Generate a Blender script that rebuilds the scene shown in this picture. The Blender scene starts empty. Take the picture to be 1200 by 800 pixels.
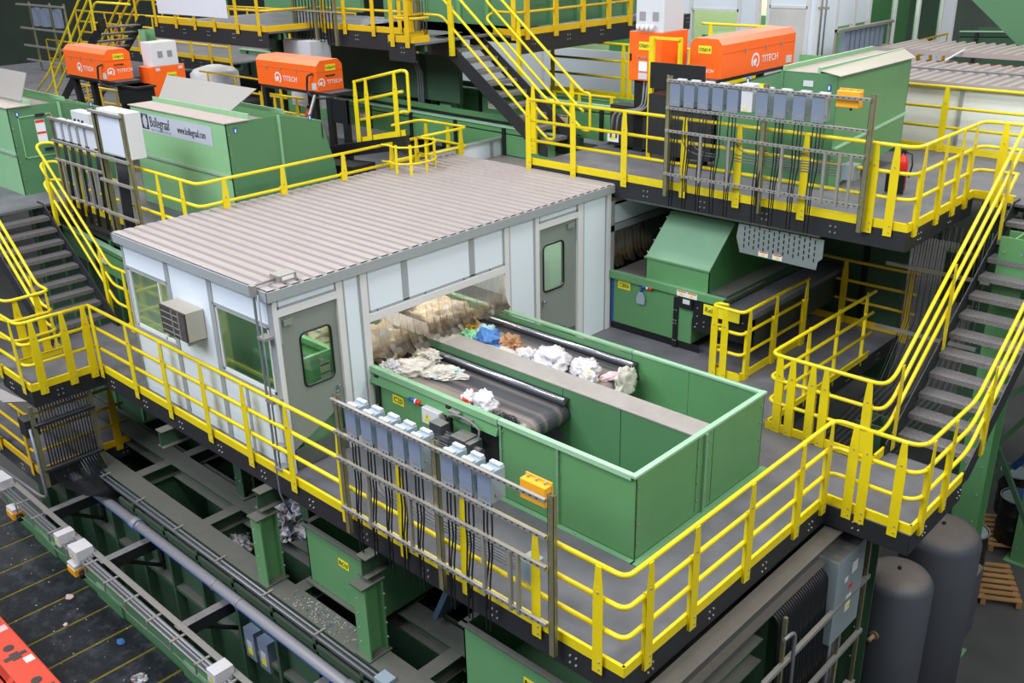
import bpy, math, random
from mathutils import Vector as V, Matrix
random.seed(7)
C = bpy.context.scene.collection
PI = math.pi
BASE = {}

# ------------------------------------------------------------------ materials
def lin(h):
    h = h.lstrip('#'); o = []
    for i in (0, 2, 4):
        c = int(h[i:i+2], 16) / 255
        o.append(c / 12.92 if c <= .04045 else ((c + .055) / 1.055) ** 2.4)
    return tuple(o) + (1,)
MATS = {}
def mat(name, col, rough=.5, metal=0., var=.12, scale=3., dirt=None, dirt_amt=.35, top=None, top_amt=.7,
        bump=0., bscale=40., top_n=.75, top_lo=.6, top_hi=.95, trans=0., alpha=1., emit=0., coat=0.):
    if name in MATS: return MATS[name]
    m = bpy.data.materials.new(name); m.use_nodes = True
    nt = m.node_tree; N = nt.nodes; L = nt.links
    b = N['Principled BSDF']
    b.inputs['Roughness'].default_value = rough; b.inputs['Metallic'].default_value = metal
    b.inputs['Alpha'].default_value = alpha
    if coat: b.inputs['Coat Weight'].default_value = coat
    if trans: b.inputs['Transmission Weight'].default_value = trans
    if emit:
        b.inputs['Emission Color'].default_value = lin(col); b.inputs['Emission Strength'].default_value = emit
    tc = N.new('ShaderNodeTexCoord'); geo = N.new('ShaderNodeNewGeometry')
    n = N.new('ShaderNodeTexNoise'); n.inputs['Scale'].default_value = scale; n.inputs['Detail'].default_value = 5
    L.new(geo.outputs['Position'], n.inputs['Vector'])
    c = lin(col)
    mx = N.new('ShaderNodeMix'); mx.data_type = 'RGBA'
    mx.inputs[6].default_value = tuple(x * (1 - var) for x in c[:3]) + (1,)
    mx.inputs[7].default_value = tuple(min(1, x * (1 + var)) for x in c[:3]) + (1,)
    L.new(n.outputs['Fac'], mx.inputs[0]); out = mx.outputs[2]
    if dirt:
        n2 = N.new('ShaderNodeTexNoise'); n2.inputs['Scale'].default_value = scale * .45; n2.inputs['Detail'].default_value = 8
        n2.inputs['Roughness'].default_value = .7
        L.new(geo.outputs['Position'], n2.inputs['Vector'])
        r = N.new('ShaderNodeMapRange'); r.inputs[1].default_value = .5; r.inputs[2].default_value = .75
        r.inputs[3].default_value = 0; r.inputs[4].default_value = dirt_amt
        L.new(n2.outputs['Fac'], r.inputs[0])
        m2 = N.new('ShaderNodeMix'); m2.data_type = 'RGBA'; L.new(r.outputs[0], m2.inputs[0])
        L.new(out, m2.inputs[6]); m2.inputs[7].default_value = lin(dirt); out = m2.outputs[2]
    if top:   # dust that has settled on upward faces
        s = N.new('ShaderNodeSeparateXYZ'); L.new(geo.outputs['Normal'], s.inputs[0])
        r = N.new('ShaderNodeMapRange'); r.inputs[1].default_value = top_lo; r.inputs[2].default_value = top_hi
        r.inputs[3].default_value = 0; r.inputs[4].default_value = top_amt
        L.new(s.outputs['Z'], r.inputs[0])
        n3 = N.new('ShaderNodeTexNoise'); n3.inputs['Scale'].default_value = 9; n3.inputs['Detail'].default_value = 6
        L.new(geo.outputs['Position'], n3.inputs['Vector'])
        r3 = N.new('ShaderNodeMapRange'); r3.inputs[1].default_value = .3; r3.inputs[2].default_value = .6
        r3.inputs[3].default_value = top_n; r3.inputs[4].default_value = 1.
        L.new(n3.outputs['Fac'], r3.inputs[0])
        mm = N.new('ShaderNodeMath'); mm.operation = 'MULTIPLY'; L.new(r.outputs[0], mm.inputs[0]); L.new(r3.outputs[0], mm.inputs[1])
        m3 = N.new('ShaderNodeMix'); m3.data_type = 'RGBA'; L.new(mm.outputs[0], m3.inputs[0])
        L.new(out, m3.inputs[6]); m3.inputs[7].default_value = lin(top); out = m3.outputs[2]
    L.new(out, b.inputs['Base Color'])
    if bump:
        n4 = N.new('ShaderNodeTexNoise'); n4.inputs['Scale'].default_value = bscale; n4.inputs['Detail'].default_value = 3
        L.new(geo.outputs['Position'], n4.inputs['Vector'])
        bp = N.new('ShaderNodeBump'); bp.inputs['Strength'].default_value = bump; bp.inputs['Distance'].default_value = .01
        L.new(n4.outputs['Fac'], bp.inputs['Height']); L.new(bp.outputs[0], b.inputs['Normal'])
    MATS[name] = m
    return m

YEL = mat('yellow_paint', '#E6CF12', .36, var=.06, dirt='#8c8240', dirt_amt=.25, scale=4)
YELO = mat('deep_yellow_paint', '#D8B212', .4, var=.08, dirt='#8c7a30', dirt_amt=.3, scale=4)  # deeper yellow for rear, high and lower rails
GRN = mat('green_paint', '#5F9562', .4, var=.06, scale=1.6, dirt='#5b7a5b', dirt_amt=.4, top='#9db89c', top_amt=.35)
GRNL = mat('light_green_paint', '#83B486', .42, var=.05, scale=1.5, dirt='#9cc49c', dirt_amt=.3, top='#c9c2bb', top_amt=.45)
GRND = mat('dusty_dark_green_paint', '#3C5C44', .55, var=.14, scale=2.2, dirt='#545c52', dirt_amt=.55, top='#68635f', top_amt=.9)  # darkened green and dust: dim light under the decks put into the colour
GRNI = mat('worn_dark_green_paint', '#52825A', .45, var=.1, scale=1.2, dirt='#6f6a58', dirt_amt=.3)  # inner panels, and the darker hopper faces with shade in the colour
LIP = mat('pale_green_trim', '#9CC6A4', .35, var=.05)
CHAR = mat('charcoal_steel', '#2B2D31', .5, .2, var=.15, top='#66646a', top_amt=.6)
BLK = mat('black_steel', '#1E2023', .45, .2, var=.2)
GALV = mat('galvanised_steel', '#A09E98', .42, .45, var=.15, scale=12, top='#b4aeab', top_amt=.6)
OLV = mat('zinc_plated_steel', '#8E8C6E', .35, .55, var=.25, scale=8)
CABW = mat('white_wall_panel', '#DFE9F2', .35, var=.02, scale=1)
CABT = mat('grey_aluminium_trim', '#A3A9AC', .45, .15, var=.04)
CABF = mat('white_frame_paint', '#D9D9DA', .4, var=.03)
DOORG = mat('grey_door_paint', '#848C86', .45, var=.06, dirt='#70766f', dirt_amt=.4)
BOXG = mat('grey_switch_box_paint', '#95A5B0', .4, var=.04)
BOXC = mat('slate_switch_cover', '#7C889E', .4, var=.05)
WHT = mat('white_enamel', '#D8D8DC', .4, var=.03, top='#c6bdba', top_amt=.4)
PGREY = mat('pale_grey_enamel', '#C9CDD4', .4, var=.03)
ORG = mat('orange_paint', '#FF6A1E', .38, var=.04, top='#E39A80', top_amt=.75)
AMB = mat('amber_plastic', '#F5AC28', .4, var=.05)
RED = mat('red_paint', '#D62A22', .35, var=.05)
REDO = mat('orange_red_plastic', '#E0513C', .45, var=.06, dirt='#b4584a', dirt_amt=.5)
LABY = mat('yellow_label', '#E9DE2B', .5, var=.02)
LABW = mat('white_label', '#E6E6E8', .5, var=.02)
LABB = mat('label_black', '#15161a', .6, var=0)
LABR = mat('label_red', '#D8402C', .5, var=0)
LABU = mat('label_blue', '#2A55A8', .5, var=0)
SIGN = mat('silver_sign', '#B4B9C8', .45, .1, var=.03)
RUB = mat('black_rubber', '#1A1B1E', .6, var=.25)
CABL = mat('black_cable', '#17181B', .5, var=.1)
CABG = mat('grey_cable', '#737578', .5, var=.1)
SHINY = mat('polished_steel', '#B9BAC6', .22, .8, var=.05)
STN = mat('stainless_steel', '#9BA6A6', .35, .5, var=.08)
TANK = mat('tank_grey_paint', '#4D5057', .55, var=.1, scale=2, top='#7a716b', top_amt=.85, bump=.1, bscale=90)
CONC = mat('concrete', '#4A4B4A', .7, var=.3, scale=1.3, dirt='#6b6a66', dirt_amt=.6)
WOOD = mat('pallet_wood', '#A37B4C', .7, var=.2, scale=8)
BLUEP = mat('blue_pipe_paint', '#3F6FD2', .4, var=.05, top='#8d8c92', top_amt=1., top_lo=-.02, top_hi=.12, top_n=1.)
GREYP = mat('grey_conduit', '#7f8388', .4, .3, var=.08, top='#8d8987', top_amt=.7)
MOT = mat('dusty_motor_paint', '#3b4145', .6, .1, var=.2, top='#8a8682', top_amt=.7)
BROWN = mat('brown_steel', '#6E3C32', .6, var=.15)
FEN = mat('mesh_dark', '#26302c', .5, var=.2)

def wave_mat(name, a, b, axis, scale, rough=.5, width=.5, metal=0., noise=.0, top=None):
    m = bpy.data.materials.new(name); m.use_nodes = True
    nt = m.node_tree; N = nt.nodes; L = nt.links; p = N['Principled BSDF']
    p.inputs['Roughness'].default_value = rough; p.inputs['Metallic'].default_value = metal
    geo = N.new('ShaderNodeNewGeometry')
    w = N.new('ShaderNodeTexWave'); w.wave_type = 'BANDS'; w.bands_direction = axis
    w.inputs['Scale'].default_value = scale; w.inputs['Distortion'].default_value = noise; w.inputs['Detail'].default_value = 2
    L.new(geo.outputs['Position'], w.inputs['Vector'])
    n = N.new('ShaderNodeTexNoise'); n.inputs['Scale'].default_value = 2.5; n.inputs['Detail'].default_value = 7
    L.new(geo.outputs['Position'], n.inputs['Vector'])
    r = N.new('ShaderNodeValToRGB'); r.color_ramp.elements[0].position = width - .1; r.color_ramp.elements[1].position = width + .1
    r.color_ramp.elements[0].color = lin(a); r.color_ramp.elements[1].color = lin(b)
    L.new(w.outputs['Fac'], r.inputs[0])
    mx = N.new('ShaderNodeMix'); mx.data_type = 'RGBA'; mx.blend_type = 'MULTIPLY'; mx.inputs[0].default_value = 1
    r2 = N.new('ShaderNodeMapRange'); r2.inputs[1].default_value = .3; r2.inputs[2].default_value = .7
    r2.inputs[3].default_value = .72; r2.inputs[4].default_value = 1.1
    L.new(n.outputs['Fac'], r2.inputs[0]); L.new(r.outputs[0], mx.inputs[6]); L.new(r2.outputs[0], mx.inputs[7])
    L.new(mx.outputs[2], p.inputs['Base Color'])
    MATS[name] = m
    return m
DECK = wave_mat('ribbed_deck_plate', '#626268', '#717178', 'X', 16., .55, .5)
def belt_mat():
    m = bpy.data.materials.new('striped_rubber_belt'); m.use_nodes = True
    nt = m.node_tree; N = nt.nodes; L = nt.links; p = N['Principled BSDF']; p.inputs['Roughness'].default_value = .42
    geo = N.new('ShaderNodeNewGeometry'); mp = N.new('ShaderNodeVectorMath'); mp.operation = 'MULTIPLY'; mp.inputs[1].default_value = (.12, 9., .3)
    L.new(geo.outputs['Position'], mp.inputs[0])
    n = N.new('ShaderNodeTexNoise'); n.inputs['Scale'].default_value = 1.; n.inputs['Detail'].default_value = 4; L.new(mp.outputs[0], n.inputs['Vector'])
    s = N.new('ShaderNodeSeparateXYZ'); L.new(geo.outputs['Position'], s.inputs[0])
    w = N.new('ShaderNodeMath'); w.operation = 'SINE'; k = N.new('ShaderNodeMath'); k.operation = 'MULTIPLY'; k.inputs[1].default_value = 4.6; L.new(s.outputs['Y'], k.inputs[0]); L.new(k.outputs[0], w.inputs[0])
    a = N.new('ShaderNodeMath'); a.operation = 'MULTIPLY_ADD'; a.inputs[1].default_value = .16; L.new(w.outputs[0], a.inputs[0]); L.new(n.outputs['Fac'], a.inputs[2])
    r = N.new('ShaderNodeValToRGB'); e = r.color_ramp.elements; e[0].position = .40; e[0].color = lin('#3f3f45'); e[1].position = .60; e[1].color = lin('#857b73')
    L.new(a.outputs[0], r.inputs[0]); L.new(r.outputs[0], p.inputs['Base Color']); MATS['belt'] = m
    return m
BELT = belt_mat()
def mixed_waste():
    m = bpy.data.materials.new('mixed_waste'); m.use_nodes = True
    nt = m.node_tree; N = nt.nodes; L = nt.links; p = N['Principled BSDF']; p.inputs['Roughness'].default_value = .7
    geo = N.new('ShaderNodeNewGeometry'); v = N.new('ShaderNodeTexVoronoi'); v.inputs['Scale'].default_value = 22; L.new(geo.outputs['Position'], v.inputs['Vector'])
    s = N.new('ShaderNodeSeparateColor'); L.new(v.outputs['Color'], s.inputs[0])
    r = N.new('ShaderNodeValToRGB'); r.color_ramp.interpolation = 'CONSTANT'; e = r.color_ramp.elements; e[0].color = lin('#b5b2b4'); e[1].position = .3; e[1].color = lin('#807f88')
    for q, c in ((.5, '#c9c6c4'), (.68, '#4c5f86'), (.76, '#a3978a'), (.88, '#8c4a48'), (.93, '#3d5a4a')): x = e.new(q); x.color = lin(c)
    L.new(s.outputs[0], r.inputs[0]); L.new(r.outputs[0], p.inputs['Base Color']); return m
WASTE = mixed_waste()
SLAT = mat('worn_slat_steel', '#26292f', .5, .3, var=.6, scale=9, dirt='#5f646c', dirt_amt=.7)
SLATY = mat('slat_edge_ochre', '#6e6420', .6, var=.5, scale=10)

def tread_mat():
    m = bpy.data.materials.new('tread_plate'); m.use_nodes = True
    nt = m.node_tree; N = nt.nodes; L = nt.links; p = N['Principled BSDF']
    p.inputs['Roughness'].default_value = .5; p.inputs['Metallic'].default_value = .3
    geo = N.new('ShaderNodeNewGeometry'); v = N.new('ShaderNodeTexVoronoi'); v.inputs['Scale'].default_value = 60
    L.new(geo.outputs['Position'], v.inputs['Vector'])
    r = N.new('ShaderNodeValToRGB'); r.color_ramp.elements[0].color = lin('#a29c9a'); r.color_ramp.elements[1].color = lin('#78767a')
    r.color_ramp.elements[0].position = .1; r.color_ramp.elements[1].position = .5
    L.new(v.outputs['Distance'], r.inputs[0]); L.new(r.outputs[0], p.inputs['Base Color'])
    return m
TRD = tread_mat()
ROOFM = mat('corrugated_roof_sheet', '#A69D9B', .5, .1, var=.08, scale=2, dirt='#a59691', dirt_amt=.4)

def glass_mat(name, tint, alpha):
    m = bpy.data.materials.new(name); m.use_nodes = True
    nt = m.node_tree; N = nt.nodes; L = nt.links
    for n in list(N): N.remove(n)
    o = N.new('ShaderNodeOutputMaterial'); t = N.new('ShaderNodeBsdfTransparent'); t.inputs[0].default_value = lin(tint)
    g = N.new('ShaderNodeBsdfGlossy'); g.inputs['Roughness'].default_value = .05; g.inputs['Color'].default_value = (.9, .95, .95, 1)
    fr = N.new('ShaderNodeLayerWeight'); fr.inputs[0].default_value = .25
    ad = N.new('ShaderNodeMath'); ad.operation = 'MULTIPLY_ADD'; ad.inputs[1].default_value = .35; ad.inputs[2].default_value = alpha*.5; L.new(fr.outputs['Facing'], ad.inputs[0])
    mx = N.new('ShaderNodeMixShader'); L.new(ad.outputs[0], mx.inputs[0]); L.new(t.outputs[0], mx.inputs[1]); L.new(g.outputs[0], mx.inputs[2])
    L.new(mx.outputs[0], o.inputs[0])
    return m
GLASS = glass_mat('window_glass', '#dfeee2', .12)

def strip_mat():
    m = bpy.data.materials.new('dirty_clear_strip'); m.use_nodes = True
    nt = m.node_tree; N = nt.nodes; L = nt.links
    p = N['Principled BSDF']; o = N['Material Output']
    geo = N.new('ShaderNodeNewGeometry'); s = N.new('ShaderNodeSeparateXYZ'); L.new(geo.outputs['Position'], s.inputs[0])
    n = N.new('ShaderNodeTexNoise'); n.inputs['Scale'].default_value = 5; n.inputs['Detail'].default_value = 6; L.new(geo.outputs['Position'], n.inputs['Vector'])
    ad = N.new('ShaderNodeMath'); ad.operation = 'MULTIPLY_ADD'; ad.inputs[1].default_value = .35; L.new(n.outputs['Fac'], ad.inputs[0]); L.new(s.outputs['Z'], ad.inputs[2])
    r = N.new('ShaderNodeMapRange'); r.inputs[1].default_value = 1.3; r.inputs[2].default_value = 1.58; r.inputs[3].default_value = 1; r.inputs[4].default_value = 0
    L.new(ad.outputs[0], r.inputs[0])
    cr = N.new('ShaderNodeValToRGB'); e = cr.color_ramp.elements
    e[0].color = lin('#c2bbb0'); e[1].color = lin('#453c32'); m1 = e.new(.55); m1.color = lin('#85765f')
    L.new(r.outputs[0], cr.inputs[0]); L.new(cr.outputs[0], p.inputs['Base Color']); p.inputs['Roughness'].default_value = .25
    al = N.new('ShaderNodeMapRange'); al.inputs[1].default_value = 0; al.inputs[2].default_value = 1; al.inputs[3].default_value = .2; al.inputs[4].default_value = .96
    L.new(r.outputs[0], al.inputs[0]); L.new(al.outputs[0], p.inputs['Alpha'])
    return m
STRIP = strip_mat()

# ------------------------------------------------------------------ mesh builder
PATTERN = {'bolts', 'slot_holes', 'slots', 'coil_fins', 'cooling_fins', 'corrugated_roof', 'emblem', 'bolt_symbol', 'gland', 'screws', 'hatch_frame', 'front_frame', 'side_frame', 'frame', 'fastener'}
def clusters(mb):
    """split a builder into pieces that do not touch each other"""
    par = list(range(len(mb.v)))
    def find(a):
        while par[a] != a: par[a] = par[par[a]]; a = par[a]
        return a
    for f in mb.f:
        for k in f[1:]: par[find(k)] = find(f[0])
    g = {}
    for i in range(len(mb.v)): g.setdefault(find(i), []).append(i)
    if len(g) < 2: return [mb]
    bb = [(r, [min(mb.v[i][a] for i in ids) - .012 for a in range(3)], [max(mb.v[i][a] for i in ids) + .012 for a in range(3)]) for r, ids in g.items()]
    if len(bb) > 150: return [mb]
    for a in range(len(bb)):
        for b in range(a + 1, len(bb)):
            if all(bb[a][1][k] <= bb[b][2][k] and bb[b][1][k] <= bb[a][2][k] for k in range(3)): par[find(bb[a][0])] = find(bb[b][0])
    out = {}
    for f, sm in zip(mb.f, mb.sm): out.setdefault(find(f[0]), []).append((f, sm))
    if len(out) < 2: return [mb]
    res = []
    for fs in out.values():
        ids = sorted({i for f, _ in fs for i in f}); mp = {i: k for k, i in enumerate(ids)}
        q = MB(); q.v = [mb.v[i] for i in ids]; q.f = [tuple(mp[i] for i in f) for f, _ in fs]; q.sm = [z for _, z in fs]; q.whole = True; res.append(q)
    return res
class MB:
    def __init__(s): s.v = []; s.f = []; s.sm = []
    def face(s, pts, smooth=False):
        i = len(s.v); s.v += [V(p) for p in pts]; s.f.append(tuple(range(i, i + len(pts)))); s.sm.append(smooth)
    def box(s, x0, x1, y0, y1, z0, z1):
        return s.obox(V(((x0+x1)/2, (y0+y1)/2, (z0+z1)/2)), V((abs(x1-x0)/2, 0, 0)), V((0, abs(y1-y0)/2, 0)), V((0, 0, abs(z1-z0)/2)))
    def obox(s, c, a, b, d):
        c, a, b, d = V(c), V(a), V(b), V(d)
        if a.cross(b).dot(d) < 0: a = -a
        i = len(s.v)
        for k in (-1, 1):
            for (m, n) in ((-1, -1), (1, -1), (1, 1), (-1, 1)): s.v.append(c + a*m + b*n + d*k)
        for q in ((3, 2, 1, 0), (4, 5, 6, 7), (0, 1, 5, 4), (1, 2, 6, 5), (2, 3, 7, 6), (3, 0, 4, 7)):
            s.f.append(tuple(i + j for j in q)); s.sm.append(False)
        return s
    def beam(s, p, q, w, h, up=(0, 0, 1)):
        p, q, up = V(p), V(q), V(up); d = (q - p); L = d.length; d = d / L
        if abs(d.dot(up)) > .98: up = V((0, 1, 0)) if abs(d.y) < .9 else V((1, 0, 0))
        r = d.cross(up).normalized(); u = r.cross(d).normalized()
        return s.obox((p + q) / 2, d * L / 2, r * w / 2, u * h / 2)
    def ibeam(s, p, q, w, h, t=.014, up=(0, 0, 1)):
        p, q, up = V(p), V(q), V(up); d = (q - p).normalized()
        if abs(d.dot(up)) > .98: up = V((0, 1, 0))
        r = d.cross(up).normalized(); u = r.cross(d).normalized()
        s.beam(p + u*(h/2 - t/2), q + u*(h/2 - t/2), w, t, up); s.beam(p - u*(h/2 - t/2), q - u*(h/2 - t/2), w, t, up)
        s.beam(p, q, t, h - 2*t, up); return s
    def cyl(s, p, q, r, n=12, r2=None, cap=True):
        p, q = V(p), V(q); d = (q - p).normalized(); r2 = r if r2 is None else r2
        a = d.orthogonal().normalized(); b = d.cross(a); i = len(s.v)
        for (c, rr) in ((p, r), (q, r2)):
            for k in range(n):
                t = 2*PI*k/n; s.v.append(c + a*math.cos(t)*rr + b*math.sin(t)*rr)
        for k in range(n):
            j = (k + 1) % n; s.f.append((i+k, i+j, i+n+j, i+n+k)); s.sm.append(True)
        if cap:
            s.f.append(tuple(i + n - 1 - k for k in range(n))); s.sm.append(False)
            s.f.append(tuple(i + n + k for k in range(n))); s.sm.append(False)
        return s
    def tube(s, pts, r, n=8, cap=True):
        pts = [V(p) for p in pts]; i0 = len(s.v); m = len(pts); ref = None
        for k, p in enumerate(pts):
            d = ((pts[min(k+1, m-1)] - p).normalized() + (p - pts[max(k-1, 0)]).normalized())
            d = d.normalized() if d.length > 1e-6 else (pts[min(k+1, m-1)] - pts[max(k-1, 0)]).normalized()
            if ref is None: ref = d.orthogonal().normalized()
            a = (ref - d*ref.dot(d))
            a = a.normalized() if a.length > 1e-6 else d.orthogonal().normalized(); ref = a; b = d.cross(a)
            for j in range(n):
                t = 2*PI*j/n; s.v.append(p + a*math.cos(t)*r + b*math.sin(t)*r)
        for k in range(m - 1):
            for j in range(n):
                a, b = i0 + k*n + j, i0 + k*n + (j+1) % n
                s.f.append((a, b, b + n, a + n)); s.sm.append(True)
        if cap:
            s.f.append(tuple(i0 + n - 1 - k for k in range(n))); s.sm.append(False)
            s.f.append(tuple(i0 + (m-1)*n + k for k in range(n))); s.sm.append(False)
        return s
    def prism(s, poly, ext):
        """closed polygon of 3D points, extruded along vector ext"""
        poly = [V(p) for p in poly]; ext = V(ext); nrm = V((0, 0, 0))
        for k in range(len(poly)): nrm += poly[k].cross(poly[(k+1) % len(poly)])
        if nrm.dot(ext) > 0: poly.reverse()
        i = len(s.v); n = len(poly); s.v += poly + [p + ext for p in poly]
        s.f.append(tuple(range(i, i + n))); s.sm.append(False)
        s.f.append(tuple(range(i + 2*n - 1, i + n - 1, -1))); s.sm.append(False)
        for k in range(n):
            j = (k + 1) % n; s.f.append((i + j, i + k, i + n + k, i + n + j)); s.sm.append(False)
        return s
    def lathe(s, c, prof, n=24):
        c = V(c); i = len(s.v); m = len(prof)
        for (r, z) in prof:
            for k in range(n): t = 2*PI*k/n; s.v.append(c + V((r*math.cos(t), r*math.sin(t), z)))
        for a in range(m - 1):
            for k in range(n):
                j = (k + 1) % n; s.f.append((i + a*n + k, i + a*n + j, i + (a+1)*n + j, i + (a+1)*n + k)); s.sm.append(True)
        s.f.append(tuple(i + n - 1 - k for k in range(n))); s.sm.append(False)
        s.f.append(tuple(i + (m-1)*n + k for k in range(n))); s.sm.append(False)
        return s
    def build(s, name, m, parent=None, label=None, bevel=0):
        if parent is not None and name not in PATTERN and not s.__dict__.get('whole'):
            parts = clusters(s)
            if len(parts) > 1:
                r = [q.build(name, m, parent, label, bevel) for q in parts]; return r[0]
        o3 = BASE[parent.name] if parent is not None else V((0, 0, 0))
        if parent is None:
            n = len(s.v); o3 = V((sum(p.x for p in s.v)/n, sum(p.y for p in s.v)/n, min(p.z for p in s.v)))
        me = bpy.data.meshes.new(name); me.from_pydata([p - o3 for p in s.v], [], s.f)
        me.polygons.foreach_set('use_smooth', s.sm); me.materials.append(m); me.update()
        o = bpy.data.objects.new(name, me); C.objects.link(o)
        if parent is not None: o.parent = parent
        else: o.location = o3
        BASE[o.name] = o3
        if label: o['label'] = label
        if bevel:
            b = o.modifiers.new('bevel', 'BEVEL'); b.width = bevel; b.segments = 2; b.limit_method = 'ANGLE'
        return o
def each(mb, name, m, parent):
    par = list(range(len(mb.v)))
    def find(a):
        while par[a] != a: par[a] = par[par[a]]; a = par[a]
        return a
    for f in mb.f:
        for k in f[1:]: par[find(k)] = find(f[0])
    groups = {}
    for f, sm in zip(mb.f, mb.sm): groups.setdefault(find(f[0]), []).append((f, sm))
    for g in groups.values():
        ids = sorted({i for f, _ in g for i in f}); mp = {i: k for k, i in enumerate(ids)}
        q = MB(); q.v = [mb.v[i] for i in ids]; q.f = [tuple(mp[i] for i in f) for f, _ in g]; q.sm = [z for _, z in g]; q.build(name, m, parent)
def tag(o, label, cat, group=None, kind=None):
    o['label'] = label; o['category'] = cat
    if group: o['group'] = group
    if kind: o['kind'] = kind
    return o
def struct(o): o['kind'] = 'structure'; return o
def thing(name, label, cat, loc, group=None):
    o = bpy.data.objects.new(name, None); C.objects.link(o); o.location = loc; o.empty_display_size = .1
    BASE[o.name] = V(loc); return tag(o, label, cat, group)
def dup(root, delta, label=None, group=None, rotz=None):
    r = root.copy(); C.objects.link(r); r.location = root.location + V(delta); BASE[r.name] = BASE[root.name] + V(delta)
    if label: r['label'] = label
    if group: r['group'] = group
    if rotz is not None: r.rotation_euler = (0, 0, rotz)
    for ch in list(root.children):
        c = ch.copy(); C.objects.link(c); c.parent = r; BASE[c.name] = BASE[r.name]
        for g in list(ch.children):
            d = g.copy(); C.objects.link(d); d.parent = c; BASE[d.name] = BASE[r.name]
    return r

def text(s, size, origin, right, up, m, parent, name='lettering', depth=.002, align='LEFT', squeeze=1.):
    cu = bpy.data.curves.new('t', 'FONT'); cu.body = s; cu.size = size; cu.extrude = depth; cu.align_x = align
    cu.align_y = 'CENTER'; cu.resolution_u = 2
    to = bpy.data.objects.new('t', cu); C.objects.link(to)
    me = bpy.data.meshes.new_from_object(to); bpy.data.objects.remove(to); bpy.data.curves.remove(cu)
    right, up, origin = V(right).normalized(), V(up).normalized(), V(origin); nn = right.cross(up)
    b = BASE[parent.name]
    for v in me.vertices:
        c = v.co.copy(); v.co = origin + right*c.x*squeeze + up*c.y + nn*c.z - b
    me.materials.clear(); me.materials.append(m)
    o = bpy.data.objects.new(name, me); C.objects.link(o); o.parent = parent; BASE[o.name] = b
    return o
def plate(parent, c, right, up, w, h, m, name='label_plate', t=.004, label=None):
    right, up = V(right).normalized(), V(up).normalized(); n = right.cross(up)
    return MB().obox(V(c) + n*t/2, right*w/2, up*h/2, n*t/2).build(name, m, parent, label)
def fillet(pts, r, n=5):
    pts = [V(p) for p in pts]; out = [pts[0]]
    for k in range(1, len(pts) - 1):
        a, p, b = pts[k-1], pts[k], pts[k+1]; da, db = a - p, b - p
        rr = min(r, da.length*.45, db.length*.45)
        s, e = p + da.normalized()*rr, p + db.normalized()*rr
        for j in range(n + 1):
            t = j/n; out.append(s*(1-t)**2 + p*2*t*(1-t) + e*t*t)
    out.append(pts[-1]); return out

# ------------------------------------------------------------------ guardrails, stairs
def guardrail(label, pts, posts, group=None, out=1, toe=None, h=(1.05, .72, .40), m=None, r=.025, toe_h=.105, fil=.13, cat='guardrail', name='guardrail', bolts=True, drop=.08, loop=None):
    """pts: base polyline; posts: list of (x,y,z,dx,dy) base points with rail direction"""
    m = m or YEL
    pts = [V(p) for p in pts]; c = pts[0]
    t = thing(name, label, cat, tuple(c), group)
    for nm, hh in zip(('top_rail', 'middle_rail', 'lower_rail'), h):
        MB().tube(fillet([p + V((0, 0, hh)) for p in pts], fil), r, 8).build(nm, m, t)
    if toe is None: toe = [pts]
    for tp in toe:
        b = MB()
        for a, q in zip(tp[:-1], tp[1:]):
            a, q = V(a), V(q)
            if abs(a.z - q.z) > .4: continue
            b.beam(a + V((0, 0, toe_h/2)), q + V((0, 0, toe_h/2)), .012, toe_h)
            d = (q - a).normalized(); nn = V((d.y, -d.x, 0))*out
            b.beam(a + V((0, 0, toe_h)) - nn*.012, q + V((0, 0, toe_h)) - nn*.012, .03, .006)
        if b.v: b.build('toe_board', m, t)
    bo = MB()
    for (x, y, z, dx, dy) in posts:
        d = V((dx, dy, 0)).normalized(); n = V((d.y, -d.x, 0))*out; p = V((x, y, z)) + n*.03
        w = .055; H = h[0] + .01
        MB().prism([p + d*a + V((0, 0, q)) for a, q in ((-w, -drop), (w, -drop), (w, H - .3), (w*.55, H), (-w*.55, H), (-w, H - .3))], n*.008) \
            .obox(p - d*(w - .004) - n*.017 + V((0, 0, (H - .3 - drop)/2)), d*.004, n*.02, V((0, 0, (H - .3 + drop)/2))).build('post', m, t)
        for q in (.05, -.03):
            bo.cyl(p + d*.02 + V((0, 0, q)), p + d*.02 + V((0, 0, q)) + n*.016, .01, 6)
        bo.cyl(p + V((0, 0, H - .27)), p + V((0, 0, H - .27)) + n*.016, .011, 6)
    if bolts and bo.v: bo.build('bolts', GALV, t)
    if loop:
        for e, f in loop:
            p = pts[e]; d = V(f)*.14
            MB().tube(fillet([p + V((0, 0, h[0])), p + d + V((0, 0, h[0])), p + d + V((0, 0, h[-1])), p + V((0, 0, h[-1]))], .09), r, 8).build('end_loop', m, t)
    return t
def lp(a, b, ts):
    a, b = V(a), V(b); d = b - a
    return [tuple(a + d*t) + (d.x, d.y) for t in ts]
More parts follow.
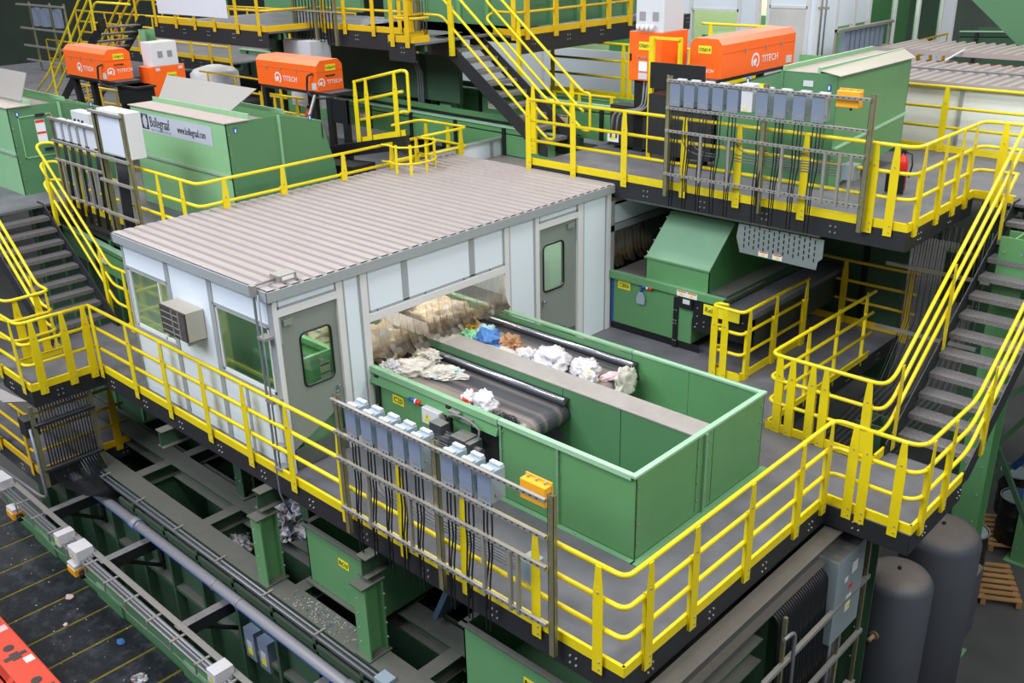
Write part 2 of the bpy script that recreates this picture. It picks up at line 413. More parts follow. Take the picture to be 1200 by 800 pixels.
def stairs(label, p, run_dir, n, rise, run, width, side, m=CHAR, tread_first=True, group=None, name='staircase'):
    """p: bottom front corner at floor; side: unit vector across the width"""
    p, d, s = V(p), V(run_dir).normalized(), V(side).normalized()
    t = thing(name, label, 'staircase', tuple(p), group)
    top = p + d*run*(n - .0) + V((0, 0, rise*n))
    for k in (0, 1):
        o = p + s*width*k
        q = o + d*run*n + V((0, 0, rise*n))
        MB().prism([o + V((0, 0, -.02)) - d*.05, o + d*.12 + V((0, 0, -.02)), q + V((0, 0, -.2)) + d*.1, q + d*.25 + V((0, 0, -.2)), q + d*.25 + V((0, 0, .03)), q + V((0, 0, .03)), o + V((0, 0, .16)) - d*.05], s*(.012 if k else -.012)).build('stringer', m, t)
    for i in range(1, n):
        c = p + d*(run*i + .0) + V((0, 0, rise*i))
        b = MB().obox(c + s*width/2 + d*.12 - V((0, 0, .015)), d*.13, s*(width/2 - .012), V((0, 0, .015)))
        b.obox(c + s*width/2 - d*.008 - V((0, 0, .03)), d*.005, s*(width/2 - .012), V((0, 0, .03)))
        b.build('tread', TRD, t)
    return t
CABIN_LAMPS = []
# ================================================================== SETTING
gb = MB().box(-60, 25, -14, 60, -4.75, -4.6); struct(gb.build('floor', CONC))
wb = MB().box(-60, 25, 44, 44.4, -4.6, 12); struct(wb.build('wall_back', mat('far_wall_dark', '#4d5a50', .8, var=.3, scale=.5)))
wl = MB().box(-60.4, -60, -14, 44, -4.6, 12); struct(wl.build('wall_left', MATS['far_wall_dark']))

# ================================================================== PLATFORMS
def platform(label, slabs, z, edges, loc, name='steel_platform', th=.04, depth=.25, group=None):
    t = thing(name, label, 'platform', loc, group)
    b = MB()
    for (x0, x1, y0, y1) in slabs: b.box(x0, x1, y0, y1, z - th, z)
    b.build('deck_plate', DECK, t)
    bo = MB()
    for (a, q) in edges:
        a, q = V(a + (z,)), V(q + (z,)); d = (q - a).normalized(); n = V((d.y, -d.x, 0)); L = (q - a).length
        e = MB().obox((a + q)/2 - V((0, 0, depth/2 + .003)), d*L/2, n*.006, V((0, 0, depth/2)))
        e.obox((a + q)/2 - V((0, 0, depth)) - n*.03, d*L/2, n*.035, V((0, 0, .006)))
        e.build('edge_beam', CHAR, t)
        k = .35
        while k < L:
            for dz in (-.09, -.17):
                for dx in (0, .07):
                    c = a + d*(k + dx) + V((0, 0, dz)); bo.cyl(c, c + n*.02, .012, 6)
            k += 1.0
    bo.build('bolts', GALV, t)
    # joists beneath
    for (x0, x1, y0, y1) in slabs:
        j = MB(); k = y0 + .3
        while k < y1: j.beam((x0 + .05, k, z - th - .07), (x1 - .05, k, z - th - .07), .06, .12); k += .9
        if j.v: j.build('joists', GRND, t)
    return t
platform('large grey ribbed steel deck carrying the white cabin and the open green hopper',
         [(-9.95, 0.0, 0.0, 4.87), (-9.95, -1.42, 4.87, 9.0)], 0.0,
         [((-9.95, 0), (0, 0)), ((0, 0), (0, 3.72)), ((0, 4.9), (-1.42, 4.9)), ((-1.42, 4.87), (-1.42, 9.0))], (-5, 2, -.04))
platform('small grey landing at the foot of the right-hand stairs', [(0.0, .97, 3.72, 5.3)], 0.0,
         [((0, 3.72), (.97, 3.72)), ((.97, 3.72), (.97, 5.2))], (.5, 4.5, -.04))
platform('small grey landing at the foot of the left-hand stairs', [(-11.75, -9.95, -1.03, 1.2)], 0.0,
         [((-11.1, -1.03), (-9.95, -1.03)), ((-9.95, -1.03), (-9.95, 0))], (-10.8, 0, -.04))
platform('raised grey deck on the right carrying the orange-capped sorter and a green hopper',
         [(-6.85, -.5, 6.35, 11.25), (-.5, 6.5, 8.55, 11.25)], 2.45,
         [((-6.85, 6.35), (-.5, 6.35)), ((-.5, 6.35), (-.5, 8.55))], (-3, 8.5, 2.41))
platform('raised grey deck on the left carrying the two green hoppers with tilted lids',
         [(-19, -8.65, 1.33, 9.5), (-19, -13.6, -.9, 1.33)], 1.75,
         [((-13.55, 1.33), (-8.65, 1.33)), ((-8.65, 1.33), (-8.65, 6.0))], (-13, 4, 1.71))
platform('lower grey landing beneath the left-hand stairs', [(-15, -10.86, -.9, .8)], -1.8,
         [((-15, -.9), (-10.86, -.9)), ((-10.86, -.9), (-10.86, .8))], (-12.5, 0, -1.84))
platform('high walkway crossing the top of the view', [(-18.2, -13.55, 6.0, 9.6), (-13.55, -9.45, 7.15, 9.6), (-10.0, -9.3, 6.15, 8.0), (-13.0, -8.55, 8.0, 13.5)], 4.25,
         [((-18.2, 6.0), (-13.55, 6.0)), ((-13.55, 7.15), (-9.5, 7.15)), ((-8.55, 8.0), (-8.55, 13.5)), ((-10.0, 6.15), (-9.3, 6.15))], (-13, 8, 4.21), depth=.32)

# ================================================================== GUARDRAILS main level
X1 = lambda y, z, xs: [(x, y, z, 1, 0) for x in xs]
Y1 = lambda x, z, ys: [(x, y, z, 0, 1) for y in ys]
guardrail('long yellow guardrail along the front edge beside the white cabin and rack', [(-9.95, 0, 0), (-.235, 0, 0)],
          X1(0, 0, [-9.82, -8.73, -7.76, -6.73, -5.77, -4.86, -3.87, -2.87, -1.93, -.99, -.27]))
guardrail('yellow guardrail round the front corner and along the right edge of the deck', [(-.235, 0, 0), (0, 0, 0), (0, 3.74, 0), (.34, 3.74, 0)],
          Y1(0, 0, [.31, 1.02, 1.99, 3.0, 3.62]) + X1(3.74, 0, [.26]))
guardrail('yellow guardrail round the landing and up the outer side of the right-hand stairs',
          [(.34, 3.74, 0), (.97, 3.74, 0), (.97, 5.2, 0), (1.0, 8.5, 2.45), (1.0, 9.0, 2.45)],
          X1(3.74, 0, [.41, .78]) + Y1(.97, 0, [3.95, 4.55]) + [(.98, 5.6, .27, 0, 1), (.99, 6.9, 1.25, 0, 1), (1.0, 8.2, 2.2, 0, 1)], fil=.2)
guardrail('yellow guardrail from the inner side of the right-hand stairs round to the aisle',
          [(.03, 8.5, 2.45), (.03, 5.2, 0), (.03, 4.9, 0), (-1.42, 4.88, 0), (-1.40, 7.85, 0)],
          [(.03, 5.35, .1, 0, -1), (.03, 6.6, 1.03, 0, -1), (.03, 8.1, 2.15, 0, -1)] + [(x, 4.9, 0, -1, 0) for x in (-.12, -.66, -.83, -1.10, -1.27)] + [(-1.41, y, 0, 0, 1) for y in (5.15, 5.95, 6.8, 7.7)],
          out=-1, fil=.14)
guardrail('short yellow guardrail wrapping the end of the green conveyor by the aisle',
          [(-2.72, 6.0, 0), (-2.88, 5.99, 0), (-2.88, 5.86, 0), (-2.4, 5.86, 0), (-2.4, 7.75, 0)],
          X1(5.86, 0, [-2.83, -2.66]) + Y1(-2.4, 0, [6.0, 6.75, 7.65]), fil=.09)
guardrail('dim yellow guardrail across the far end of the aisle in shadow', [(-4.0, 8.93, 0), (-1.2, 8.95, 0)],
          X1(8.93, 0, [-3.7, -2.35, -1.3]), m=YELO)
guardrail('yellow guardrail round the outer corner of the left landing', [(-11.2, -1.03, 0), (-9.95, -1.03, 0), (-9.95, -.02, 0)],
          X1(-1.03, 0, [-11.0, -10.15]) + Y1(-9.95, 0, [-.86, -.42, -.1]))
guardrail('yellow guardrail on the near side of the left-hand stairs', [(-13.6, -.1, 1.75), (-11.5, -.1, 0), (-11.05, -.1, 0), (-11.05, -.75, 0), (-12.3, -.95, 0)],
          [(-13.4, -.1, 1.62, 1, 0), (-11.65, -.1, .1, 1, 0), (-11.12, -.1, 0, 1, 0), (-11.05, -.3, 0, 0, -1), (-11.05, -.62, 0, 0, -1), (-11.9, -.9, 0, -1, -.1)], out=1, toe=[[V((-11.3, -.1, 0)), V((-11.05, -.1, 0)), V((-11.05, -.75, 0))]])
guardrail('yellow guardrail on the far side of the left-hand stairs up to the hopper deck',
          [(-8.9, 1.1, 0), (-11.5, 1.1, 0), (-13.6, 1.1, 1.75), (-13.6, 1.36, 1.75), (-13.0, 1.34, 1.75)],
          [(-9.2, 1.1, 0, -1, 0), (-10.2, 1.1, 0, -1, 0), (-11.0, 1.1, 0, -1, 0), (-11.75, 1.1, .2, -1, 0), (-13.3, 1.1, 1.5, -1, 0)], out=-1, toe=[[V((-8.9, 1.1, 0)), V((-11.2, 1.1, 0))]])
guardrail('yellow guardrail round the edge of the hopper deck behind the cabin roof',
          [(-13.35, 1.34, 1.75), (-8.65, 1.34, 1.75), (-8.65, 5.55, 1.75)],
          X1(1.34, 1.75, [-13.25, -12.55, -11.55, -10.55, -9.75, -9.05]) + Y1(-8.65, 1.75, [1.75, 2.75, 3.9, 4.9, 5.45]))
guardrail('yellow guardrail round the corner behind the far end of the cabin roof',
          [(-8.65, 5.6, 1.75), (-8.65, 6.7, 1.75), (-9.9, 6.7, 1.75), (-9.9, 6.0, 1.75)], [(-8.65, 6.5, 1.75, 0, 1), (-9.2, 6.7, 1.75, -1, 0), (-9.8, 6.7, 1.75, -1, 0)])
guardrail('yellow guardrail round the lower landing at the left edge', [(-14.5, -.9, -1.8), (-10.86, -.9, -1.8), (-10.86, .6, -1.8)],
          X1(-.9, -1.8, [-13.6, -12.4, -11.1]) + Y1(-10.86, -1.8, [.4]), m=YELO)
# ladder hoop gate at the cabin roof end
t = thing('safety_cage', 'yellow curved ladder safety cage beside the far end of the cabin roof', 'safety cage', (-8.4, 5.1, 1.7))
for zz in (2.82, 2.55):
    MB().tube([(-8.62, 4.7, zz)] + [(-8.3 + .32*math.cos(a), 5.1 + .42*math.sin(a), zz) for a in [(-PI/2 - .5) + k*(PI + 1.0)/10 for k in range(11)]] + [(-8.62, 5.5, zz)], .018, 6).build('hoop', YEL, t)
for a in (-1.4, -.7, 0, .7, 1.4):
    x, y = -8.3 + .32*math.cos(a), 5.1 + .42*math.sin(a)
    MB().beam((x, y, 1.7), (x, y, 2.86), .05, .008, (math.cos(a), math.sin(a), 0)).build('slat', YEL, t)
# ================================================================== GUARDRAILS upper right
guardrail('yellow guardrail along the front and side of the raised right-hand deck',
          [(-6.85, 6.35, 2.45), (-.5, 6.35, 2.45), (-.5, 8.55, 2.45), (.03, 8.55, 2.45), (.03, 8.5, 2.45)],
          X1(6.35, 2.45, [-6.82, -5.87, -4.87, -3.8, -2.92, -1.93, -1.0, -.74]) + Y1(-.5, 2.45, [6.52, 7.2, 7.75, 8.2]) + X1(8.55, 2.45, [-.2]), fil=.17)
guardrail('yellow guardrail at the back of the raised right-hand deck before the white cabin wall', [(-3.4, 11.22, 2.45), (3.5, 11.22, 2.45)],
          X1(11.22, 2.45, [-2.0, -.55, -.25, 1.2, 2.6]))
# ================================================================== STAIRS
stairs('grey tread staircase on the right climbing to the raised deck', (.05, 5.22, 0), (0, 1, 0), 13, .1885, .255, .93, (1, 0, 0))
stairs('grey tread staircase on the left climbing to the hopper deck', (-11.5, -.08, 0), (-1, 0, 0), 10, .175, .21, 1.1, (0, 1, 0))
stairs('narrow staircase rising from the raised right deck to the high walkway', (-7.05, 7.0, 2.45), (-1, 0, 0), 10, .18, .238, .85, (0, 1, 0))
guardrail('yellow handrail on the near side of the high walkway stairs', [(-6.95, 6.95, 2.35), (-7.1, 6.95, 2.45), (-9.45, 6.95, 4.25), (-9.9, 6.95, 4.25)],
          [(-7.25, 6.95, 2.55, -1, 0), (-9.2, 6.95, 4.05, -1, 0)], toe=[], out=-1, loop=[(0, (1, 0, 0))])
guardrail('yellow handrail on the far side of the high walkway stairs', [(-6.95, 7.9, 2.35), (-7.1, 7.9, 2.45), (-9.3, 7.9, 4.15), (-9.3, 8.2, 4.25)],
          [(-7.25, 7.9, 2.55, -1, 0), (-8.5, 7.9, 3.5, -1, 0)], toe=[], loop=[(0, (1, 0, 0))])
# high walkway rails
guardrail('yellow guardrail on the left stretch of the high walkway above the banner', [(-18.1, 6.0, 4.25), (-13.6, 6.0, 4.25), (-13.55, 7.1, 4.25)],
          X1(6.0, 4.25, [-18.0, -17.1, -16.3, -15.5, -14.6, -13.8]), m=YELO)
guardrail('yellow guardrail on the middle stretch of the high walkway', [(-13.5, 7.15, 4.25), (-10.05, 7.15, 4.25)],
          X1(7.15, 4.25, [-13.2, -12.5, -11.6, -10.8, -10.3]), m=YELO)
guardrail('yellow guardrail on the stair-head box of the high walkway', [(-10.0, 7.0, 4.25), (-10.0, 6.15, 4.25), (-9.35, 6.15, 4.25), (-9.3, 6.5, 4.25)],
          X1(6.15, 4.25, [-9.85, -9.45]) + [(-10.0, 6.7, 4.25, 0, -1)], m=YELO)
guardrail('yellow guardrail on the right stretch of the high walkway receding to the rear', [(-9.2, 8.0, 4.25), (-8.55, 8.0, 4.25), (-8.55, 11.4, 4.25)],
          X1(8.0, 4.25, [-8.65]) + Y1(-8.55, 4.25, [8.2, 9.0, 9.8, 10.6, 11.3]), m=YELO)

# ================================================================== CABIN
cab = thing('sorting_cabin', 'white panelled sorting cabin with a corrugated roof on the main deck', 'cabin', (-6.9, 3.2, 0))
XL, XR, YF, YB, ZT = -8.70, -5.10, .12, 6.30, 2.26
def corr_roof(x0, x1, y0, y1, z, pitch=.165, hh=.045):
    b = MB(); y = y0
    prof = [(0, 1), (.60, 1), (.70, 0), (.90, 0), (1, 1)]
    while y < y1 - .01:
        for (a, za), (q, zq) in zip(prof[:-1], prof[1:]):
            ya, yq = min(y + a*pitch, y1), min(y + q*pitch, y1)
            if yq - ya < 1e-4: continue
            b.face([(x0, ya, z + za*hh), (x1, ya, z + za*hh), (x1, yq, z + zq*hh), (x0, yq, z + zq*hh)])
        y += pitch
    b.box(x0, x1, y0, y1, z - .03, z - .005)
    return b
corr_roof(XL - .06, XR + .04, YF - .06, YB + .05, 2.34).build('corrugated_roof', ROOFM, cab)
fb = MB(); fb.box(XL - .07, XR + .05, YF - .08, YF - .05, 2.25, 2.37); fb.box(XR + .035, XR + .06, YF - .08, YB + .06, 2.25, 2.37)
fb.box(XL - .08, XL - .05, YF - .08, YB + .06, 2.25, 2.37); fb.box(XL - .07, XR + .05, YB + .045, YB + .07, 2.25, 2.37)
fb.build('roof_fascia', CABT, cab)
MB().box(XL + .02, XR - .03, YF + .02, YB - .02, .005, .03).build('cabin_floor', DECK, cab)
def wall_y(xa, xb, za, zb, m=CABW, nm='wall_panel', off=0):   # panel in the front (-Y) face
    return MB().box(xa, xb, YF + off, YF + .05, za, zb).build(nm, m, cab)
def wall_x(ya, yb, za, zb, m=CABW, nm='wall_panel', off=0):   # panel in the side (+X) face
    return MB().box(XR - .05, XR - off, ya, yb, za, zb).build(nm, m, cab)
# front face: mullions
fm = MB()
for (a, q) in ((XL, XL + .04), (-7.55, -7.45), (-6.50, -6.40), (-5.20, XR)): fm.box(a, q, YF - .012, YF + .055, 0, 2.26)
fm.box(XL, XR, YF - .01, YF + .05, 0, .06); fm.box(XL, -7.5, YF - .014, YF + .05, .96, 1.04); fm.box(-6.45, XR, YF - .014, YF + .05, .94, 1.02)
for (a, q, z0, z1) in ((-8.66, -7.53, 1.89, 1.93), (-6.42, -5.2, 1.89, 1.93)): fm.box(a, q, YF - .012, YF + .05, z0, z1)
for x in (-8.05, -5.9): fm.box(x - .03, x + .03, YF - .008, YF + .05, .06, .96)
fm.build('front_frame', CABT, cab)
for a, q in ((-8.66, -8.08), (-8.02, -7.55)): wall_y(a, q, .06, .96)
wall_y(-8.66, -7.55, 1.93, 2.26); wall_y(-7.45, -6.50, .06, 2.26)
for a, q in ((-6.40, -5.93), (-5.87, -5.2)): wall_y(a, q, .06, .94)
wall_y(-6.40, -5.2, 1.93, 2.26)
for (a, q, z0) in ((-8.62, -7.55, 1.04), (-6.40, -5.24, 1.02)):
    w = MB(); w.box(a, q, YF + .005, YF + .04, z0, z0 + .035); w.box(a, q, YF + .005, YF + .04, 1.86, 1.89)
    w.box(a, a + .035, YF + .005, YF + .04, z0, 1.89); w.box(q - .035, q, YF + .005, YF + .04, z0, 1.89)
    if a < -7: w.box(-7.83, -7.80, YF + .005, YF + .04, z0, 1.89)
    wf = w.build('window', CABF, cab)
    MB().box(a + .03, q - .03, YF + .018, YF + .024, z0 + .03, 1.87).build('pane', GLASS, wf)
# back and left walls
MB().box(XL, XL + .05, YF, YB, 0, 2.26).build('wall_panel', CABW, cab)
MB().box(XL, XR, YB - .05, YB, 0, 2.26).build('wall_panel', CABW, cab)
# side face (+X)
fx = MB()
for (a, q) in ((YF - .005, .17), (1.0, 1.09), (1.36, 1.46), (3.90, 3.99), (4.54, 4.62), (5.50, 5.62), (6.20, 6.30)): fx.box(XR - .055, XR + .02, a, q, 0, 2.26)
fx.box(XR - .055, XR + .018, .17, 1.0, 2.03, 2.12); fx.box(XR - .055, XR + .018, 4.62, 5.5, 2.03, 2.12)
fx.box(XR - .055, XR + .022, 1.46, 3.9, 1.58, 1.68)
fx.build('side_frame', CABF, cab)
ft = MB()
for y in (.185, 1.11, 1.345, 1.475, 3.885, 4.005, 4.525, 4.64, 5.485, 5.64, 6.185): ft.box(XR - .04, XR + .008, y - .015, y + .015, 1.70 if 1.47 < y < 3.9 or y in (.185, 4.64, 5.485) else .0, 2.26)
ft.box(XR - .04, XR + .008, 1.46, 3.9, 1.68, 1.72)
for y in (2.08, 3.27): ft.box(XR - .04, XR + .008, y - .05, y + .05, 1.7, 2.26)
for a, q in ((.17, 1.0), (4.62, 5.5)): ft.box(XR - .04, XR + .008, a, q, 2.12, 2.15)
ft.build('side_trim', CABT, cab)
for (a, q, z0, z1) in ((.19, .99, 2.15, 2.26), (1.12, 1.34, 0, 2.26), (1.49, 2.03, 1.72, 2.26), (2.13, 3.22, 1.72, 2.26), (3.32, 3.87, 1.72, 2.26),
                       (4.01, 4.51, 0, 2.26), (4.65, 5.48, 2.15, 2.26), (5.65, 6.18, 0, 2.26)): wall_x(a, q, z0, z1)
MB().cyl((XR, 1.6, 1.7), (XR + .012, 1.6, 1.7), .012, 8).cyl((XR, 2.4, 1.7), (XR + .012, 2.4, 1.7), .012, 8).cyl((XR, 3.1, 1.7), (XR + .012, 3.1, 1.7), .012, 8).cyl((XR, 3.6, 1.7), (XR + .012, 3.6, 1.7), .012, 8).build('screws', CHAR, cab)
# doors
def rrect(y0, y1, z0, z1, r, n=5):
    o = []
    for cy, cz, a0 in ((y1 - r, z0 + r, -PI/2), (y1 - r, z1 - r, 0), (y0 + r, z1 - r, PI/2), (y0 + r, z0 + r, PI)):
        for k in range(n + 1): a = a0 + k*PI/2/n; o.append((cy + r*math.cos(a), cz + r*math.sin(a)))
    return o
def cab_door(y0, y1, hy):
    x = XR - .02; wy0, wy1, wz0, wz1 = (y0 + .26, y0 + .70, 1.04, 1.73) if y0 < 1 else (y0 + .1, y0 + .56, 1.03, 1.75)
    hole = rrect(wy0, wy1, wz0, wz1, .07); b = MB()
    outer = []
    for (yy, zz) in hole:      # project hole points out to the door rectangle
        cy, cz = (wy0 + wy1)/2, (wz0 + wz1)/2; dy, dz = yy - cy, zz - cz
        s = min(((y1 - cy) if dy > 0 else (cy - y0))/max(abs(dy), 1e-6), ((2.03 - cz) if dz > 0 else (cz - .02))/max(abs(dz), 1e-6))
        outer.append((cy + dy*s, cz + dz*s))
    cor = [(y1, .02), (y1, 2.03), (y0, 2.03), (y0, .02)]
    n = len(hole)
    for xx, fl in ((x, 1), (x - .04, -1)):
        for k in range(n):
            j = (k + 1) % n; a, c, d, e = hole[k], outer[k], outer[j], hole[j]
            poly = [a, c]
            for q in cor:      # insert the door corner where the outer edge turns
                if (abs(c[0]-q[0]) < 1e-6 or abs(d[0]-q[0]) < 1e-6) and (abs(c[1]-q[1]) < 1e-6 or abs(d[1]-q[1]) < 1e-6) and not ((abs(c[0]-d[0]) < 1e-6) or (abs(c[1]-d[1]) < 1e-6)): poly.append(q)
            poly += [d, e]; pts = [(xx, p[0], p[1]) for p in poly]
            if fl < 0: pts.reverse()
            b.face(pts)
    for k in range(n):
        j = (k + 1) % n; b.face([(x, *hole[j]), (x, *hole[k]), (x - .04, *hole[k]), (x - .04, *hole[j])])
    for k in range(4):
        q, r_ = cor[k], cor[(k + 1) % 4]; b.face([(x, *q), (x - .04, *q), (x - .04, *r_), (x, *r_)])
    d = b.build('door', DOORG, cab)
    MB().tube([(x + .004, yy, zz) for yy, zz in hole + hole[:2]], .014, 6, False).build('window_seal', BLK, d)
    MB().prism([(x - .02, yy, zz) for yy, zz in hole], (.005, 0, 0)).build('pane', GLASS, d)
    MB().box(x, x + .006, y0 + .02, y1 - .02, .03, .29).build('kick_plate', mat('dark_kick_plate', '#5d625f', .5, .2, var=.1), d)
    MB().cyl((x, hy, .9), (x + .05, hy, .9), .014, 8).cyl((x + .045, hy, .9), (x + .06, hy, .9), .026, 12).cyl((x, hy, .82), (x + .012, hy, .82), .022, 10).build('door_handle', SHINY, d)
    MB().box(x, x + .035, y1 - .22 if y0 > 1 else y0 + .05, y1 - .06 if y0 > 1 else y0 + .17, 1.9, 1.97).build('door_closer', DOORG, d)
cab_door(.19, .99, .91); cab_door(4.64, 5.49, 4.72)
# air conditioner is a thing hanging on the wall
t = thing('air_conditioner', 'beige box air conditioner poking out of the cabin front between two windows', 'air conditioner', (-7.0, -.02, 1.37))
mac = mat('beige_ac_case', '#B9B5A6', .5, var=.05, top='#a69c93', top_amt=.8)
MB().box(-7.30, -6.68, -.13, .11, 1.375, 1.765).build('case', mac, t, bevel=.006)
g = MB(); g.box(-7.29, -6.69, -.155, -.13, 1.38, 1.76); g.build('grille_frame', mat('dark_ac_grille', '#45403f', .6, var=.3), t)
g = MB()
for k in range(4): g.box(-7.26, -6.80, -.165, -.155, 1.43 + k*.085, 1.44 + k*.085)
for x in (-7.0, -6.84): g.box(x, x + .025, -.166, -.154, 1.39, 1.75)
g.build('louvres', GALV, t)
g = MB()
for k in range(34):
    g.obox((-6.78 + (k % 3)*.035, -.158, 1.41 + (k//3)*.029), (.012, 0, .006), (0, .004, 0), (-.003, 0, .006))
g.build('coil_fins', mat('ac_fins', '#7b7575', .5, .4, var=.4, scale=60), t)
MB().beam((-7.2, .1, 1.33), (-7.2, -.12, 1.33), .03, .03).beam((-6.75, .1, 1.33), (-6.75, -.12, 1.33), .03, .03).build('bracket', GALV, t)
# conduit and box at the cabin corner
t = thing('junction_box', 'grey metal junction box with conduit on the near corner of the cabin roof', 'junction box', (-5.28, .42, 2.37))
MB().box(-5.36, -5.17, .3, .54, 2.37, 2.47).build('box', GALV, t, bevel=.004)
MB().box(-5.175, -5.168, .34, .5, 2.41, 2.455).build('label_plate', LABW, t)
t = thing('conduit', 'two grey conduits running down the near corner of the white cabin', 'conduit', (-5.24, .02, -.5))
MB().tube(fillet([(-5.26, .3, 2.42), (-5.26, .0, 2.42), (-5.25, .0, -.3), (-5.25, .12, -.62)], .07), .016, 8).build('pipe', GREYP, t)
MB().tube(fillet([(-5.17, .0, 2.33), (-5.17, .0, .1)], .05), .011, 8).build('pipe', GREYP, t)
for z in (2.3,): MB().box(-5.29, -5.22, -.03, .03, z, z + .13).build('elbow_box', GALV, t)
for z in (1.78, .98, .36, .08): MB().box(-5.27, -5.12, -.02, .1, z, z + .035).build('clamp', GALV, t)
# rear cabin section continuing behind
c2 = thing('sorting_cabin', 'second white cabin stretch tucked under the raised right-hand deck', 'cabin', (-6.9, 7.9, 0))
MB().box(-8.7, -5.12, 6.42, 9.4, 2.02, 2.14).build('cabin_roof', ROOFM, c2)
MB().box(-5.16, -5.12, 6.42, 9.4, 1.72, 2.06).build('wall_panel', CABW, c2)
MB().box(-5.17, -5.10, 6.32, 9.4, 1.60, 1.70).box(-5.17, -5.1, 6.32, 6.42, 0, 2.1).box(-5.17, -5.1, 9.3, 9.4, 0, 2.1).build('frame', CABT, c2)
MB().box(-8.7, -8.65, 6.42, 9.4, 0, 2.02).box(-8.7, -5.12, 9.38, 9.4, 0, 2.02).build('wall_panel', CABW, c2)

# strip curtains
def curtain(label, x, y0, y1, zt, zb, n, flare=.12, seed=1):
    rnd = random.Random(seed)
    t = thing('strip_curtain', label, 'strip curtain', (x, (y0 + y1)/2, zb))
    w = (y1 - y0)/n
    for k in range(n):
        b = MB(); ya = y0 + k*w - .006; yb = ya + w*1.12; sk = rnd.uniform(.6, 1.) * flare; dz = rnd.uniform(-.05, .05); tw = rnd.uniform(-.02, .02); off = (k % 2)*.006
        N = 8; rows = []
        for i in range(N + 1):
            q = i/N; z = zt + (zb + dz - zt)*q; xx = x + off + sk*q**4
            rows.append([V((xx + tw*q*q, ya + .02*q, z)), V((xx + .012, (ya + yb)/2 + .02*q, z)), V((xx - tw*q*q, yb + .02*q, z))])
        rows[-1][0].z += .03; rows[-1][2].z += .03
        for i in range(N):
            for j in (0, 1): b.face([rows[i][j], rows[i][j+1], rows[i+1][j+1], rows[i+1][j]], True)
        b.build('strip', STRIP, t)
    return t
curtain('dirty plastic strip curtain hanging in the cabin opening over the two belts', XR + .0, 1.48, 3.88, 1.59, 1.05, 21, .15)
curtain('dirty plastic strip curtain above the conveyor below the raised right-hand deck', -5.14, 6.45, 7.9, 1.62, 1.02, 14, .06, 4)
# machinery visible inside through the windows and strips
t = thing('sorting_chute', 'green sorting chute with a pale ledge seen through the cabin window', 'chute', (-6.3, .9, .03))
MB().prism([(-6.9, .55, .03), (-5.45, .55, .03), (-5.45, .55, 1.3), (-6.0, .55, 1.75), (-6.9, .55, 1.75)], (0, .06, 0)).build('chute_side', GRNL, t)
MB().box(-6.3, -5.4, .5, .55, 1.15, 1.2).box(-5.45, -5.40, .5, 1.35, 1.2, 1.26).build('chute_ledge', LIP, t)
MB().box(-5.46, -5.41, .6, 1.35, .03, 1.2).build('chute_end', GRNL, t)
p = plate(t, (-5.405, .95, 1.0), (0, 1, 0), (0, 0, 1), .15, .25, LABW, 'warning_label')
MB().box(-5.40, -5.398, .88, 1.02, 1.08, 1.11).box(-5.40, -5.398, .88, 1.02, .97, .99).build('red_band', LABR, p)
t = thing('backdrop', 'cream partition added inside the cabin to tint the left window yellow', 'backdrop', (-7.8, 1.3, .03))  # added panel that gives the left window its pale yellow tone
MB().box(-8.6, -7.0, 1.25, 1.3, .03, 2.2).build('backdrop_panel', mat('cream_panel', '#D9D39A', .5, var=.05), t)
# light tubes inside
for k, (y, lb) in enumerate(((1.2, 'glowing tube light inside the cabin near its front windows'), (3.2, 'glowing tube light inside the cabin above the belts'), (5.2, 'glowing tube light inside the cabin toward its far door'))):
    t = thing('tube_light', lb, 'light', (-6.6, y, 2.18))
    MB().box(-7.5, -5.7, y - .06, y + .06, 2.2, 2.24).build('fitting', CABF, t)
    MB().cyl((-7.45, y, 2.18), (-5.75, y, 2.18), .018, 8).build('tube', mat('lamp_tube', '#FFF3DC', .5, emit=10), t)
    CABIN_LAMPS.append((-6.6, y, 2.15))

w2 = thing('parapet', 'low white panelled parapet with a grey cap behind the far end of the cabin roof', 'parapet', (-8.72, 7.6, 2.1))
MB().box(-8.76, -8.70, 5.9, 9.6, 2.14, 2.44).build('wall_panel', CABW, w2)
MB().box(-8.80, -8.66, 5.9, 9.6, 2.44, 2.47).build('cap', CABT, w2)
MB().box(-8.70, -8.68, 7.3, 7.38, 2.14, 2.44).build('seam', CABT, w2)
# ================================================================== DOUBLE CONVEYOR + OPEN HOPPER
def warn_label(parent, c, right, up, w=.16, h=.1, cols=2):
    right, up = V(right), V(up); n = right.cross(up)
    p = plate(parent, c, right, up, w, h, LABW, 'warning_label')
    for k in range(cols):
        o = V(c) + right*((k + .5)/cols - .5)*w
        MB().obox(o + up*h*.36 + n*.005, right*w/cols*.42, up*h*.1, n*.001).build('red_band', LABR, p)
        MB().prism([o + n*.005 + right*a*w/cols*.5 + up*q*h*.5 for a, q in ((-.55, -.6), (.55, -.6), (0, .4))], n*.001).build('hazard_triangle', LABY, p)
    return p
hop = thing('discharge_hopper', 'big open green steel hopper with two bays on the near deck corner', 'hopper', (-1.9, 2.66, 0))
g = MB()
XA, XB, YA, YC = -2.84, -.95, 1.43, 3.91
for (a, q) in ((XA, -1.985), (-1.975, XB)):
    MB().box(a, q, YA, YA + .012, .02, 1.0).build('side_panel', GRN, hop)
    MB().box(a, q, YC - .012, YC, .02, 1.0).build('side_panel', GRN, hop)
MB().box(XB - .012, XB, YA, 2.655, .02, 1.0).build('end_panel', GRN, hop)
MB().box(XB - .012, XB, 2.675, YC, .02, 1.0).build('end_panel', GRN, hop)
MB().box(XA, XB - .012, YA + .012, YC - .012, .02, .05).build('bottom_panel', GRNI, hop)
